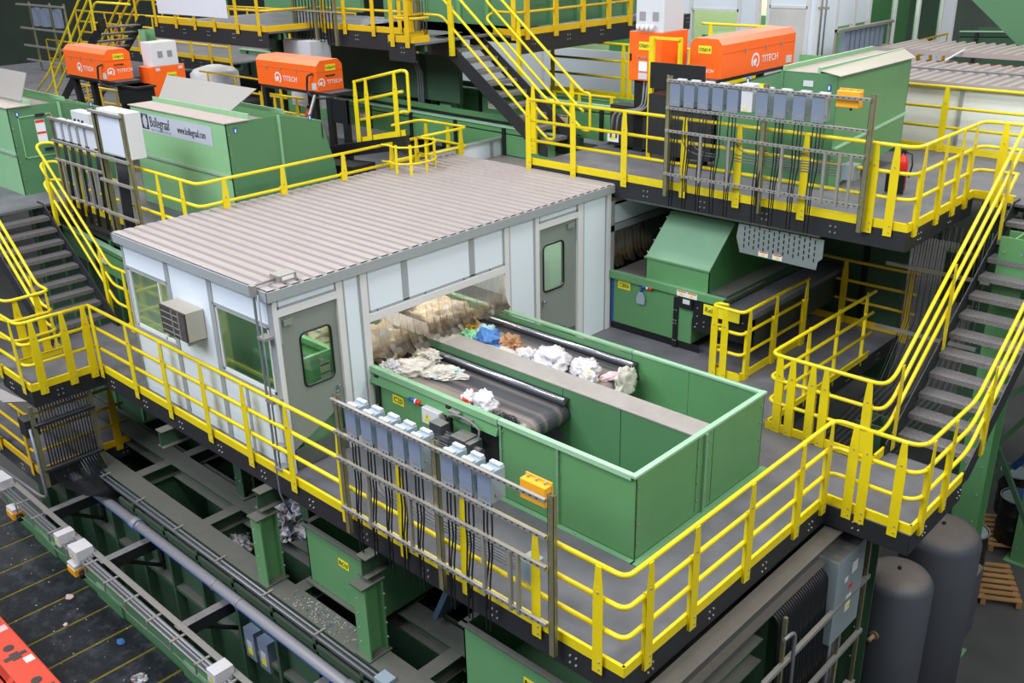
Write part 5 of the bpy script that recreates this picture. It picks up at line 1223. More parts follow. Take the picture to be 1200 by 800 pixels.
for k in range(10): MB().tube([(-12.6 + k*.075, 8.75, 1.75), (-12.6 + k*.075, 8.75, 4.1)], .03, 5).build('cable', CABL, t)
# left rear decking and rails seen at top left
platform('grey deck at the far upper left behind yellow stair rails', [(-36, -20.5, 5.0, 16)], 1.75, [((-30, 5.0), (-20.5, 5.0))], (-28, 9, 1.71), depth=.3)
platform('upper landing at the far upper left behind yellow rails', [(-29, -20, 9.0, 14)], 2.9, [((-29, 9.0), (-20, 9.0))], (-25, 11, 2.8), depth=.3)
guardrail('yellow guardrail of the far upper left landing', [(-29, 9.0, 2.9), (-20, 9.0, 2.9)], X1(9.0, 2.9, [-29 + k*1.0 for k in range(10)]), m=YELO, r=.03)
guardrail('yellow guardrail farther behind at the upper left', [(-30, 12.5, 2.9), (-19, 12.5, 2.9)], X1(12.5, 2.9, [-30 + k*1.1 for k in range(11)]), m=YELO, r=.03)
guardrail('yellow guardrail end at the left edge of the far deck', [(-33, 9.5, 1.75), (-29.2, 9.5, 1.75)], X1(9.5, 1.75, [-33, -32, -31, -29.9, -29.3]), m=YELO, r=.03)
stairs('grey staircase climbing behind the upper left orange sorter', (-23.5, 5.6, 1.75), (1, 0, 0), 14, .18, .25, 1.0, (0, 1, 0), m=BLK)
for y, lb in ((5.55, 'near'), (6.65, 'far')):
    guardrail('long yellow handrail on the %s side of the upper left staircase' % lb, [(-24.6, y, 1.15), (-23.5, y, 1.75), (-20.0, y, 4.27), (-18.3, y, 4.27)],
              [(-23.2, y, 2.0, 1, 0), (-21.7, y, 3.0, 1, 0), (-20.2, y, 4.1, 1, 0)], m=YELO if lb == 'far' else YEL, toe=[], r=.028)
t = thing('equipment_rack', 'dim grey strut rack with boxes at the upper left edge', 'equipment rack', (-31, 9.2, 2))
for x in (-33, -31.3, -30.2): MB().box(x - .04, x + .04, 9.1, 9.15, 1.6, 4.1).build('post', OLV, t)
for z in (4.0, 3.2, 2.6, 2.1): MB().box(-34, -30.1, 9.05, 9.1, z - .03, z + .03).build('strut_rail', GALV, t)
for x in (-32.7, -32.0, -31.0): MB().box(x - .15, x + .15, 9.1, 9.3, 3.3, 3.9).build('case', BOXC, t)
t = thing('roof_truss', 'dark green slanting conveyor beams at the upper left corner', 'beam', (-24, 15, 5))
MB().beam((-30, 15, 6.4), (-18, 15, 4.3), .5, .7).build('beam', GRND, t)
MB().beam((-30, 17, 5.6), (-18, 17, 3.9), .5, .7).build('beam', GRND, t)

# far white cabin, upper right
fc = thing('sorting_cabin', 'tall white panelled cabin with windows at the top right of the view', 'cabin', (-11, 19, 0))
yy, xx = 15.77, -6.65
def fw(a, q, z0, z1, m=CABW, nm='wall_panel'): MB().box(a, q, yy, yy + .06, z0, z1).build(nm, m, fc)
for (a, q, z0, z1) in ((-20, -14.9, 0, 6), (-14.9, -11.45, 4.3, 6), (-14.9, -11.45, 0, 3.0), (-11.4, -10.05, 0, 6), (-10.0, -8.72, 4.16, 6), (-10.0, -8.72, 0, 2.9), (-8.65, -8.25, 0, 6), (-7.9, -6.95, 4.28, 6), (-6.9, -6.65, 0, 6)): fw(a, q, z0, z1)
g = MB()
for x in (-14.9, -11.42, -10.03, -8.69, -8.2, -7.92, -6.93): g.box(x - .05, x + .05, yy - .02, yy + .08, 0, 6)
g.box(-10.0, -8.7, yy - .02, yy + .08, 4.12, 4.18).box(-7.9, -6.95, yy - .02, yy + .08, 4.24, 4.3).box(-14.9, -11.4, yy - .02, yy + .08, 4.26, 4.32)
g.build('frame', CABF, fc)
MB().box(-10.0, -8.72, yy + .02, yy + .03, 2.9, 4.14).build('window_pane', GLASS, fc)
MB().box(-14.85, -11.45, yy + .02, yy + .03, 3.0, 4.28).build('window_pane', GLASS, fc)
dr = MB().box(-7.88, -6.98, yy, yy + .04, 2.2, 4.24).build('door', mat('cream_door', '#C9C8C4', .5), fc)
MB().tube([(-7.75 + a, yy - .01, z) for a, z in ((0, 3.0), (0, 3.75), (.05, 3.8), (.45, 3.8), (.5, 3.75), (.5, 3.0), (.45, 2.95), (.05, 2.95), (0, 3.0))], .02, 6).build('window_seal', BLK, dr)
MB().box(-7.74, -7.26, yy - .008, yy, 2.97, 3.79).build('pane', mat('lit_door_pane', '#9fae94', .2, var=.5, scale=3), dr)
for (a, q, z0, z1) in ((15.8, 16.6, 0, 6), (16.65, 17.5, 3.8, 6), (17.55, 18.3, 3.8, 6), (16.65, 18.3, 0, 2.8), (18.35, 23.0, 0, 2.9), (22.9, 23.8, 0, 6), (16.65, 22.9, 4.7, 6)): MB().box(xx - .06, xx, a, q, z0, z1).build('wall_panel', CABW, fc)
for y in (15.78, 16.62, 17.52, 18.32, 19.8, 21.3, 22.9, 23.8): MB().box(xx - .08, xx + .02, y - .05, y + .05, 0, 6).build('mullion', CABF, fc)
MB().box(xx - .03, xx - .02, 18.35, 22.9, 2.9, 4.7).build('window_pane', GLASS, fc)
MB().box(-9.3, -9.25, 19.1, 24, 0, 6).box(-20, -9.25, 19.0, 19.1, 0, 6).build('wall_panel', mat('cream_inner_wall', '#DAD8B8', .6, var=.05), fc)
MB().box(-20, xx, 15.8, 26, 0, .05).box(-20, xx, 15.8, 26, 2.0, 2.05).build('cabin_floor', CONC, fc)
MB().box(-10.6, -9.6, 17.2, 18.5, 2.05, 3.4).box(-13.5, -12.2, 17, 18, 2.05, 3.6).box(-9.3, -8.9, 17.5, 18.5, 2.05, 3.9).box(-8.3, -7.4, 18.9, 22.5, 2.05, 4.4).build('machine_inside', GRN, fc)
t = thing('conduit', 'two grey conduits running up the corner of the tall white cabin', 'conduit', (-6.5, 15.7, 2.2))
for x in (-6.58, -6.48): MB().tube([(x, 15.70, 2.2), (x, 15.70, 6)], .02, 6).build('pipe', GREYP, t)
for z in (3.15, 4.25): MB().box(-6.65, -6.42, 15.67, 15.73, z, z + .05).build('clamp', GALV, t)
t = thing('equipment_rack', 'dark rack of boxes in front of the tall white cabin', 'equipment rack', (-5.6, 15.8, 2.4))
MB().box(-5.65, -5.55, 14.5, 17.2, 3.9, 3.96).box(-5.65, -5.55, 14.5, 17.2, 3.4, 3.44).box(-5.65, -5.6, 14.5, 14.58, 2.4, 3.96).box(-5.65, -5.6, 17.1, 17.2, 2.4, 3.96).build('strut_rail', GALV, t)
for k in range(8): MB().box(-5.72, -5.6, 14.95 + k*.24, 15.13 + k*.24, 3.46, 3.88).build('case', BOXC, t)
guardrail('yellow guardrail with a dusty top rail beyond the far roofs', [(-5.0, 15.4, 2.46), (-5.0, 19.0, 2.48)], [(-5, y, 2.47, 0, 1) for y in (15.5, 16.5, 17.4, 18.1, 18.9)], m=YELO)
conveyor_x('green conveyor with a grey top rail at the far right', -5.0, 4.0, 19.8, 21, 2.4, 3.5, GRND, dz=.35)
t = thing('inclined_conveyor', 'broad green inclined conveyor crossing the top right corner', 'conveyor', (-2, 17, 3.5))
MB().prism([(-4.5, 17, 4.95), (-.5, 17, 1.7), (3.0, 17, 1.7), (3.0, 17, 3.4), (-1.5, 17, 7.0), (-4.5, 17, 7.0)], (0, 1.2, 0)).build('side_panel', GRNI, t)
MB().prism([(-2.0, 16.97, 4.9), (1.2, 16.97, 2.3), (1.25, 16.97, 2.36), (-1.95, 16.97, 4.96)], (0, .03, 0)).build('seam', GRND, t)
guardrail('small yellow guardrail below the inclined conveyor at the right edge', [(-3.0, 16.0, 2.2), (-1.8, 16.0, 2.2)], X1(16.0, 2.2, [-2.9, -2.5, -2.0]), m=YELO)
# right white cabin below rail
rc = thing('sorting_cabin', 'low white cabin with a corrugated roof at the right edge behind the guardrail', 'cabin', (-.5, 13, 1.2))
MB().box(-4.6, 3.5, 11.75, 11.8, .8, 3.42).build('wall_panel', mat('cream_white_panel', '#E6EAE6', .4, var=.02), rc)
b = MB()
for x in (-1.95, -.65, -.45, 1.3): b.box(x - .03, x + .03, 11.72, 11.8, .8, 3.42)
b.build('frame', CABT, rc)
def ribroof(x0, x1, y0, y1, z, pitch=.2, hh=.04):
    b = MB(); x = x0
    while x < x1 - .01:
        for (a, za), (q, zq) in zip([(0, 0), (.6, 0), (.7, 1), (.92, 1)], [(.6, 0), (.7, 1), (.92, 1), (1, 0)]):
            b.face([(x + a*pitch, y0, z + za*hh), (x + q*pitch, y0, z + zq*hh), (x + q*pitch, y1, z + zq*hh), (x + a*pitch, y1, z + za*hh)])
        x += pitch
    b.box(x0, x1, y0 + .01, y1, z - .05, z - .006); b.box(x0, x1, y0 - .015, y0 + .01, z - .05, z + hh + .004); return b
ribroof(-4.6, 3.6, 11.65, 14.3, 3.47).build('corrugated_roof', ROOFM, rc)
MB().box(-4.6, 3.6, 14.3, 14.75, 3.35, 3.45).build('brown_gutter', BROWN, rc)
ribroof(-4.9, 3.6, 14.75, 16.6, 3.6).build('corrugated_roof', ROOFM, rc)
for x in (-3.2, -1.2): MB().beam((x, 14.2, 3.54), (x + .1, 14.85, 3.68), .04, .02).build('tie_bar', PGREY, rc)
MB().tube([(-4.3, 13.0, 3.53), (3, 13.0, 3.53)], .02, 6).build('roof_conduit', GREYP, rc)
MB().box(-.8, -.3, 12.1, 12.4, 3.51, 3.6).build('junction_box', GALV, rc)

# ================================================================== BELOW DECK
def stub_column(label, x, zb=-1.6, shaft=True):
    t = thing('steel_column', label, 'column', (x, -.1, zb), 'green columns on the long beam below the front edge')
    if shaft: MB().ibeam((x, -.13, zb + .02), (x, -.13, -.62), .22, .26, .02, (0, 1, 0)).build('shaft', GRN, t)
    MB().ibeam((x, -.19, -.40), (x, 1.2, -.40), .17, .26, .014).build('cantilever_beam', GRND, t)
    if not shaft: return
    MB().box(x - .11, x + .11, -.30, .04, -.62, -.60).box(x - .13, x + .13, -.30, .04, zb, zb + .02).build('end_plate', GRND, t)
    b = MB()
    for z in (-.8, -1.0, -1.2, -1.4): b.cyl((x + .1, -.0, z), (x + .125, -.0, z), .013, 6).cyl((x - .05, -.24, z), (x - .05, -.265, z), .013, 6)
    b.build('bolts', GALV, t)
stub_column('green column under the cabin front, between the air conditioner and the cabin corner', -5.50)
stub_column('green column under the left half of the near switch box rack', -3.45)
stub_column('short green beam end poking out below the left part of the cabin front', -7.92, -.5, False)
t = thing('bunker_structure', 'long dusty green bunker beam structure below the front edge of the deck', 'beams', (-6, 0, -4.6))
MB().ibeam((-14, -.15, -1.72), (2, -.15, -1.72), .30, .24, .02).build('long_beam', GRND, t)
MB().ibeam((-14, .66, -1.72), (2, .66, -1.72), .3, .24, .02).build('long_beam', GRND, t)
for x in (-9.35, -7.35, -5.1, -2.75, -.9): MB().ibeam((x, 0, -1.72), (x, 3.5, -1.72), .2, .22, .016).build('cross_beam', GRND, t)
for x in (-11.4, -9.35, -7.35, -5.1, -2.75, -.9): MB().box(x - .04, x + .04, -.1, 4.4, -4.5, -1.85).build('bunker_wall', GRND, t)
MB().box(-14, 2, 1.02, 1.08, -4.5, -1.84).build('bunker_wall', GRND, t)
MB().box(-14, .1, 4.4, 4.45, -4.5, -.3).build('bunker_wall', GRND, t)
# front infeed wall with ribs
w = thing('retaining_wall', 'ribbed green bunker front wall beside the slatted belt', 'wall', (-6, -.2, -4.6))
x = -13.6
while x < 1.0:
    MB().box(x, x + .86, -.16, -.12, -4.55, -2.15).build('front_panel', GRND, w)
    MB().box(x + .86, x + .92, -.3, -.1, -4.55, -1.86).build('rib', GRND, w)
    x += .92
for z in (-2.1, -2.95): MB().box(-13.6, 1.2, -.28, -.1, z - .03, z + .03).build('channel_rail', GRND, w)
MB().box(-13.6, 1.2, -.3, -.26, -2.02, -1.94).build('channel_rail', GRND, w)
MB().box(-14, 2, -.62, -.58, -4.4, -3.55).build('skirt_board', GRN, w)
MB().box(-14, 2, -.64, -.52, -3.56, -3.53).build('skirt_cap', GRND, w)
for x0 in (-12.8, -10.3, -7.5): MB().box(x0, x0 + .9, -.66, -.62, -4.2, -3.75).build('side_plate', GRN, w)
# bins under the deck
def low_bin(label, x0, x1, y0, y1, zt, zb, txt):
    t = thing('steel_bin', label, 'bin', ((x0 + x1)/2, (y0 + y1)/2, zb))
    MB().box(x0, x1, y0, y0 + .02, zb, zt).box(x0, x0 + .02, y0, y1, zb, zt).box(x1 - .02, x1, y0, y1, zb, zt).box(x0, x1, y1 - .02, y1, zb, zt).box(x0, x1, y0, y1, zb, zb + .02).build('body', GRN, t)
    b = MB(); b.box(x0 - .03, x1 + .03, y0 - .05, y0 + .03, zt, zt + .015).box(x0 - .03, x0 + .05, y0, y1, zt, zt + .015).box(x1 - .05, x1 + .03, y0, y1, zt, zt + .015).box(x0 - .05, x1 + .05, y0 - .06, y0, zb, zb + .015)
    b.build('rim', GRND, t)
    p = plate(t, (x0 + (x1 - x0)*.58, y0 - .001, zt - (zt - zb)*.3), (1, 0, 0), (0, 0, 1), .2, .11, LABY); text(txt, .075, (x0 + (x1 - x0)*.58, y0 - .008, zt - (zt - zb)*.3), (1, 0, 0), (0, 0, 1), LABB, p, align='CENTER')
for x in (-7.55, -5.9, -3.9): 
    column('dim green column under the deck %s' % {-7.55: 'behind the open bunker below the cabin', -5.9: 'behind the left long-beam column', -3.9: 'between the two lettered steel bins'}[x], x, .8, -1.6, -.3, .2, GRND)
low_bin('green steel bin lettered RC13 under the deck between two green columns', -5.05, -3.75, .16, 1.1, -.70, -1.55, 'RC13')
low_bin('green steel bin lettered RC14 under the near deck corner', -2.22, -.55, .16, 1.1, -.70, -1.55, 'RC14')
t = thing('waste_bale', 'tilted grey and blue bale seen in the dark gap between the bins', 'bale', (-3.2, .7, -1.6))
MB().obox((-3.15, 1.0, -1.25), (.12, 0, .25), (0, .35, 0), (-.03, 0, .02)).build('bale_sheet', mat('blue_sheet', '#4d6076', .5, var=.4), t)
# waste piles
for k, (p, s, lb) in enumerate((((-7.6, .35, -2.3), (.35, .3, .25), 'paper waste heap in the corner of the open bunker'), ((-6.3, .75, -1.62), (.35, .35, .32), 'white paper waste heap behind the column under the cabin'), ((-7.2, .3, -2.45), (.25, .22, .3), 'second paper waste heap in the open bunker'))):
    crumple(lb, p, s, WASTE, 30 + k, 'waste', 'paper_heap', sub=4)
crumple('red and white waste wad visible through the bunker wall ribs', (-7.05, -.06, -3.0), (.2, .04, .16), WASTE, 41, 'waste', 'paper_heap', sub=4)
dbr = MB(); rd = random.Random(3)
for k in range(260):
    x = rd.triangular(-5.2, -3.6, -4.4); y = rd.uniform(-.28, -.02); s = rd.uniform(.003, .010)
    dbr.obox((x, y, -1.598 + s*.4), (s*math.cos(k), s*math.sin(k), 0), (-s*.7*math.sin(k), s*.7*math.cos(k), 0), (0, 0, s*.4))
tag(dbr.build('debris', WASTE), 'fine plastic and paper debris scattered on the dusty beam between two green columns', 'debris', kind='stuff')
# conduits and pipes
t = thing('conduit', 'bundle of grey conduits along the long green beam below the deck', 'conduit', (-6, -.35, -1.7))
for k, (y, z) in enumerate(((-.34, -1.62), (-.38, -1.66), (-.33, -1.70))): MB().tube([(-10.1, y, z), (-3.1, y, z)], .018, 6).build('pipe', GREYP, t)
MB().tube([(-10.4, -.12, -1.57), (-3.1, -.12, -1.57)], .012, 6)
b = MB()
x = -9.7
while x < -3.2: b.box(x - .015, x + .015, -.42, -.26, -1.60, -1.585); x += 1.1
each(b, 'clamp', GALV, t)
jbox(-10.25, -.42, -1.72, 'grey junction box at the left end of the long conduit', .28, .2, .2)
jbox(-3.0, -.42, -1.78, 'grey junction box at the right end of the long conduit', .2, .16, .22)
t = thing('water_pipe', 'long blue pipe with a dusty top running along the bunker wall', 'pipe', (-6, -.37, -2.1))
MB().tube([(-10.9, -.42, -2.03), (1.5, -.42, -2.03)], .075, 16).build('pipe', BLUEP, t)
for x in (-8.75, -3.55): MB().cyl((x - .09, -.42, -2.03), (x + .09, -.42, -2.03), .092, 16).build('coupling', BLUEP, t)
for x in (-10.5, -8.6, -6.5, -5.9): MB().cyl((x - .01, -.42, -2.03), (x + .01, -.42, -2.03), .086, 16).build('clamp', GALV, t)
arms = ['leftmost black cross arm, at the blue pipe end', 'second black cross arm under the blue pipe', 'third black cross arm under the blue pipe', 'black cross arm under the blue pipe near the bottom edge']
for x, lb in zip((-10.6, -8.65, -6.45, -4.2), arms):
    t = thing('cross_arm', lb, 'bracket', (x, -.6, -2.7))
    MB().box(x - .07, x + .07, -1.08, -.16, -2.34, -2.32).box(x - .01, x + .01, -1.06, -.16, -2.5, -2.34).box(x + .05, x + .07, -1.06, -.16, -2.5, -2.34).build('arm', mat('dusty_black_steel', '#24272a', .5, .2, var=.2, top='#8c8988', top_amt=1.), t)
    MB().box(x - .05, x + .07, -.2, -.16, -2.9, -2.1).build('mount_plate', BLK, t)
    MB().beam((x, -.75, -2.48), (x, -.2, -2.85), .05, .05).build('brace', BLK, t)
t = thing('cable_tray', 'dusty cable tray with pipes running above the slatted belt', 'cable tray', (-8, -1, -2.4))
MB().box(-13, 1, -1.06, -.98, -2.325, -2.31).box(-13, 1, -.985, -.975, -2.38, -2.31).build('tray', GALV, t)
for k, y in enumerate((-1.12, -1.17, -1.23)): MB().tube([(-13, y, -2.37), (-3.0, y, -2.37)], .018 + .01*(k == 0), 8).build('pipe', GREYP, t)
MB().tube([(-8.6, -1.10, -2.44), (-6.6, -1.10, -2.44)], .045, 12).tube([(-6.3, -1.10, -2.44), (-4.6, -1.10, -2.44)], .045, 12).build('cylinder', mat('grey_cylinder', '#7c7c85', .4, .3, var=.1, top='#9a9796', top_amt=.6), t)
b = MB(); x = -12.5
while x < -3.2: b.box(x - .02, x + .02, -1.27, -.98, -2.36, -2.345).box(x - .012, x + .012, -1.27, -1.25, -2.5, -2.345); x += .62
each(b, 'clamp', GALV, t)
MB().tube([(-13, -1.2, -2.62)] + [(-12.6 + k*.45, -1.2 + .02*math.sin(k*2), -2.60 - .05*abs(math.sin(k*1.3))) for k in range(20)], .012, 6).build('cable', CABG, t)
def tray_box(x, label, w=.26):
    t = thing('junction_box', label, 'junction box', (x, -1.2, -2.4)); MB().box(x - w/2, x + w/2, -1.28, -1.02, -2.4, -2.2).build('case', WHT, t, bevel=.006)
    MB().prism([(x + a, -1.283, -2.3 + q) for a, q in ((-.045, -.05), (.045, -.05), (0, .04))], (0, -.003, 0)).build('hazard_triangle', LABY, t)
tray_box(-9.1, 'pale junction box with hazard triangle on the tray above the amber lamp', .3); tray_box(-9.65, 'small pale junction box on the tray left of the bigger one', .16)
tray_box(-12.1, 'pale junction box on the tray at the left edge', .4); tray_box(-5.25, 'small pale junction box on the tray near the bottom edge', .2)
for x, lb in ((-9.2, 'amber emergency stop box hanging below the pale junction box'), (-11.5, 'amber emergency stop box at the left edge below the tray')):
    t = thing('emergency_stop', lb, 'switch', (x, -1.25, -2.75)); MB().box(x - .13, x + .13, -1.32, -1.12, -2.68, -2.56).build('base', AMB, t, bevel=.01)
    MB().box(x - .12, x + .12, -1.31, -1.13, -2.56, -2.5).build('cap', WHT, t); MB().cyl((x + .16, -1.22, -2.7), (x + .16, -1.22, -2.6), .05, 10).build('pull_switch', BLK, t)
for x, lb in ((-6.05, 'left grey inverter box with a yellow label in the bunker niche'), (-5.72, 'right grey inverter box with a yellow label in the bunker niche')):
    t = thing('inverter_box', lb, 'switch box', (x, -.25, -3.0)); MB().box(x - .12, x + .12, -.3, -.17, -3.1, -2.62).build('case', BOXC, t)
    plate(t, (x, -.301, -2.97), (1, 0, 0), (0, 0, 1), .12, .1, LABY); plate(t, (x, -.301, -2.85), (1, 0, 0), (0, 0, 1), .12, .1, PGREY)
# slatted belt
sb = thing('slat_conveyor', 'dark slatted infeed belt with ochre joints at the bottom left', 'conveyor', (-9, -3.5, -4.1))
x = -19.0
while x < 3:
    MB().box(x, x + .70, -6.5, -.64, -4.04, -4.0).build('slat', SLAT, sb)
    MB().box(x + .69, x + .76, -6.5, -.64, -4.05, -4.008).build('joint', SLATY, sb); x += .76
dbr = MB()
for k in range(330):
    x = rd.uniform(-14, -5); y = rd.uniform(-4, -.7); s = rd.uniform(.004, .014)
    dbr.obox((x, y, -3.998 + s*.2), (s*math.cos(k), s*math.sin(k), 0), (-s*.6*math.sin(k), s*.6*math.cos(k), 0), (0, 0, s*.2))
tag(dbr.build('debris', WASTE), 'tiny scraps scattered over the dark slatted belt', 'debris', kind='stuff')
for lb, p, s, m_, sd in (('pink rag scrap on the slatted belt', (-10.6, -1.0, -4.0), (.07, .05, .02), BAGP, 51), ('small pink scrap on the slatted belt', (-9.95, -1.35, -4.0), (.04, .03, .02), BAGP, 52), ('blue film scrap on the slatted belt', (-8.9, -.95, -4.0), (.07, .05, .02), BAGB, 53), ('beige paper cluster on the slatted belt near the green wall', (-7.9, -1.15, -4.0), (.12, .1, .015), WASTE, 54)):
    crumple(lb, p, s, m_, sd, 'scrap', 'scrap')
rb = thing('plastic_barrier', 'orange red plastic road barrier at the bottom left corner', 'barrier', (-9, -2.5, -4.0))
MB().box(-11.5, -6.0, -2.66, -2.24, -3.5, -3.2).box(-11.5, -6.0, -2.95, -2.66, -4.0, -3.55).build('barrier_body', REDO, rb, bevel=.02)
x = -11.2
while x < -6.2:
    MB().prism([(x, -2.66, -3.2), (x + .12, -2.66, -3.2), (x + .2, -2.95, -3.55), (x - .08, -2.95, -3.55)], (0, -.0, .0) if False else (0, .001, -.3)).build('buttress', REDO, rb)
    MB().cyl((x + .35, -2.45, -3.205), (x + .35, -2.45, -3.19), .07, 14).build('cap', mat('dark_cap', '#4b3f3f', .6, var=.3), rb)
    MB().prism([(x + .5 + a*.5, -2.45 + q*.5, -3.205) for a, q in ((0, -.12), (.1, -.12), (.1, -.3), (.26, -.3), (.26, -.12), (.36, -.12), (.36, .12), (.24, .12), (.24, .3), (.1, .3), (.1, .12), (0, .12))], (0, 0, .012)).build('joint_lug', MATS['dark_cap'], rb)
    MB().box(x + .72, x + .86, -2.4, -2.28, -3.205, -3.19).build('label_plate', LABW if int(x*10) % 2 else BAGP, rb)
    x += .95
# vertical cable rack under left landing
t = thing('cable_rack', 'dense rack of thin dark cables dropping below the left landing', 'cable rack', (-10, -.7, -1.7))
for k in range(34):
    y = -1.0 + k*.022
    MB().tube([(-9.98 - (k % 2)*.04, y, -.28), (-9.98 - (k % 2)*.04, y, -1.35), (-9.9, y + .05, -1.6), (-9.7, y + .3, -1.8), (-9.5, y + .7, -1.95)], .008, 5).build('cable', CABL, t)
for z in (-.55, -1.3): MB().box(-10.05, -9.93, -1.1, -.2, z - .02, z + .02).build('strut_rail', CHAR, t)
MB().box(-10.05, -10.0, -1.12, -1.06, -1.6, -.25).box(-10.05, -10.0, -.24, -.18, -1.6, -.25).build('post', OLV, t)
jbox(-10.2, -1.2, -.75, 'dark grey junction box under the left landing', .25, .2, .28, CHAR)
t = thing('conduit', 'bent grey conduit hanging under the left landing', 'conduit', (-10.2, -1.15, -1.9))
MB().tube(fillet([(-10.05, -1.15, -.6), (-10.0, -1.15, -1.75), (-10.3, -1.15, -1.85), (-11.8, -1.25, -1.8)], .2), .022, 8).build('pipe', GREYP, t)
t = thing('curved_plate', 'curved grey sheet edge at the left landing', 'plate', (-11.5, -1.3, -.2))
MB().prism([(-11.9, -1.3, .25), (-11.3, -1.28, .02), (-10.8, -1.2, -.14), (-10.1, -1.08, -.18), (-10.5, -1.28, -.25), (-11.3, -1.36, -.12), (-11.9, -1.38, .12)], (0, .01, -.02)).build('plate_sheet', GALV, t)
# ================================================================== RIGHT LOWER SIDE
t = thing('edge_beam', 'dusty grey channel beam running under the right edge of the deck', 'beam', (.15, 2, -.6))
MB().ibeam((.13, -.6, -.42), (.13, 4.2, -.42), .2, .26, .016).build('beam', mat('dusty_beam_grey', '#5b5c57', .6, .2, var=.15, top='#716c66', top_amt=.9), t)
MB().ibeam((.0, -.6, -1.05), (.0, 2.25, -1.05), .3, .3, .016).build('beam', GRND, t)
t = thing('cable_bundle', 'wide curtain of black cables looping under the right edge of the deck', 'cables', (.3, 3.1, -2.5))
for k in range(30):
    y = 2.35 + k*.043; r_ = .14
    MB().tube([(-.2, y, -.62)] + [(.12 + r_*math.sin(a), y, -.62 - r_ + r_*math.cos(a)) for a in [j*PI/2/5 for j in range(6)]] + [(.27 + (k % 3)*.01, y, -1.6), (.27, y - .05, -3.5)], .02, 6).build('cable', CABL, t)
t = thing('strut_frame', 'grey strut frame holding the black cable curtain and the electrical cabinet', 'frame', (.35, 3.2, -3.5))
for y in (2.3, 3.72, 4.3): MB().box(.33, .37, y - .02, y + .02, -4.0, -.55).build('post', OLV, t)
for z in (-1.15, -1.95, -2.75): MB().box(.34, .39, 1.9, 4.35, z - .025, z + .025).build('strut_rail', GALV, t)
MB().tube(fillet([(.4, 2.2, -.75), (.4, 2.45, -.78), (.4, 2.5, -3.4)], .18), .022, 8).build('pipe', GREYP, t)
ec = thing('electrical_cabinet', 'grey electrical cabinet with small labels behind the cable curtain', 'electrical cabinet', (.3, 3.9, -1.6))
MB().box(.08, .38, 3.42, 4.12, -1.62, -.48).build('case', mat('cabinet_grey', '#8d9a9e', .45, .1, var=.05, top='#5d574f', top_amt=.9), ec, bevel=.006)
for (y, z, w_, h_, m_) in ((3.86, -.74, .13, .14, LABW), (3.66, -.82, .08, .06, LABW), (3.8, -.98, .1, .05, LABR), (3.78, -1.2, .12, .22, LABW), (3.8, -1.25, .06, .06, LABY)): plate(ec, (.381 + (.004 if m_ is LABY else 0), y, z), (0, 1, 0), (0, 0, 1), w_, h_, m_)
b = MB()
for y in (3.66, 3.74, 3.82, 3.9): b.tube([(.28, y, -1.62), (.28, y + .02, -2.2), (.26, y, -3.6)], .028, 8)
b.build('pipe', GREYP, ec)
t = thing('electrical_cabinet', 'small grey cabinet at the bottom edge left of the front tank', 'electrical cabinet', (.4, 4.0, -3.0))
MB().box(.42, .66, 3.55, 3.95, -3.0, -2.42).build('case', GALV, t, bevel=.005)
def tank(label, x, y, r, zt):
    t = thing('pressure_tank', label, 'tank', (x, y, -4.6)); h = zt + 4.6
    MB().lathe((x, y, -4.6), [(r*.9, 0), (r*.9, .1), (r, .15), (r, h - r*.42), (r*.97, h - r*.30), (r*.86, h - r*.16), (r*.62, h - r*.06), (r*.3, h - .012), (.02, h)], 40).build('shell', TANK, t)
    MB().cyl((x, y, zt - .01), (x, y, zt + .03), .025, 8).build('cap_plug', BLK, t)
    MB().cyl((x - r*.08, y - r*.9, zt - .8), (x - r*.15, y - r*1.25, zt - .84), .03, 8).cyl((x - r*.08, y - r*.96, zt - .8), (x - r*.09, y - r*1.03, zt - .8), .06, 12).build('valve', mat('tan_valve', '#8f7a5c', .5), t)
tank('front dark grey pressure tank with a dusty domed top', .40, 5.28, .43, -1.55)
tank('rear dark grey pressure tank, taller in the view and partly under the landing', .43, 6.65, .51, -1.55)
t = thing('exhaust_pipe', 'dirty bent pipe above the front tank', 'pipe', (.3, 5.0, -1.4))
MB().tube(fillet([(.1, 5.1, -.5), (.16, 5.1, -.9), (.1, 5.0, -1.1), (.12, 5.0, -1.6), (.3, 5.1, -1.75)], .1), .05, 8).build('pipe', mat('tan_pipe', '#77695c', .6, var=.3), t)
column('green column under the stair landing behind the electrical cabinet', .15, 4.62, -4.6, -.3, .3, GRND)
for i, (x, y, z1, lb) in enumerate(((-.3, 9.4, 2.0, 'green column behind the right-hand stairs, leftmost'), (.36, 7.95, 2.2, 'broad green column behind the right-hand stairs'), (.5, 11.3, 1.2, 'green column at the right edge beyond the stairs'), (-.6, 6.4, -.2, 'green column in the shadow left of the right-hand stairs'))):
    column(lb, x, y, -4.6, z1, .36, GRN if i in (1, 2) else GRND)
t = thing('brace', 'diagonal dusty steel braces behind the right-hand stairs', 'brace', (.9, 9, -3))
for (p, q) in (((-.4, 9.4, -3.2), (2.2, 9.4, .9)), ((.2, 9.0, -1.2), (1.4, 9.0, -3.4)), ((-.2, 8.8, -2.2), (2.0, 8.8, 1.6)), ((-1.0, 7.8, -1.6), (1.4, 7.8, .8))): MB().beam(p, q, .07, .07).build('bar', GRND, t)
MB().tube([(.6, 8.9, -1.6), (2.4, 8.9, 1.2)], .05, 8).build('blue_pipe', BLUEP, t)
conveyor_x('green conveyor crossing higher behind the right-hand stairs', -1.2, 3.5, 9.9, 10.5, .4, 1.2, GRND)
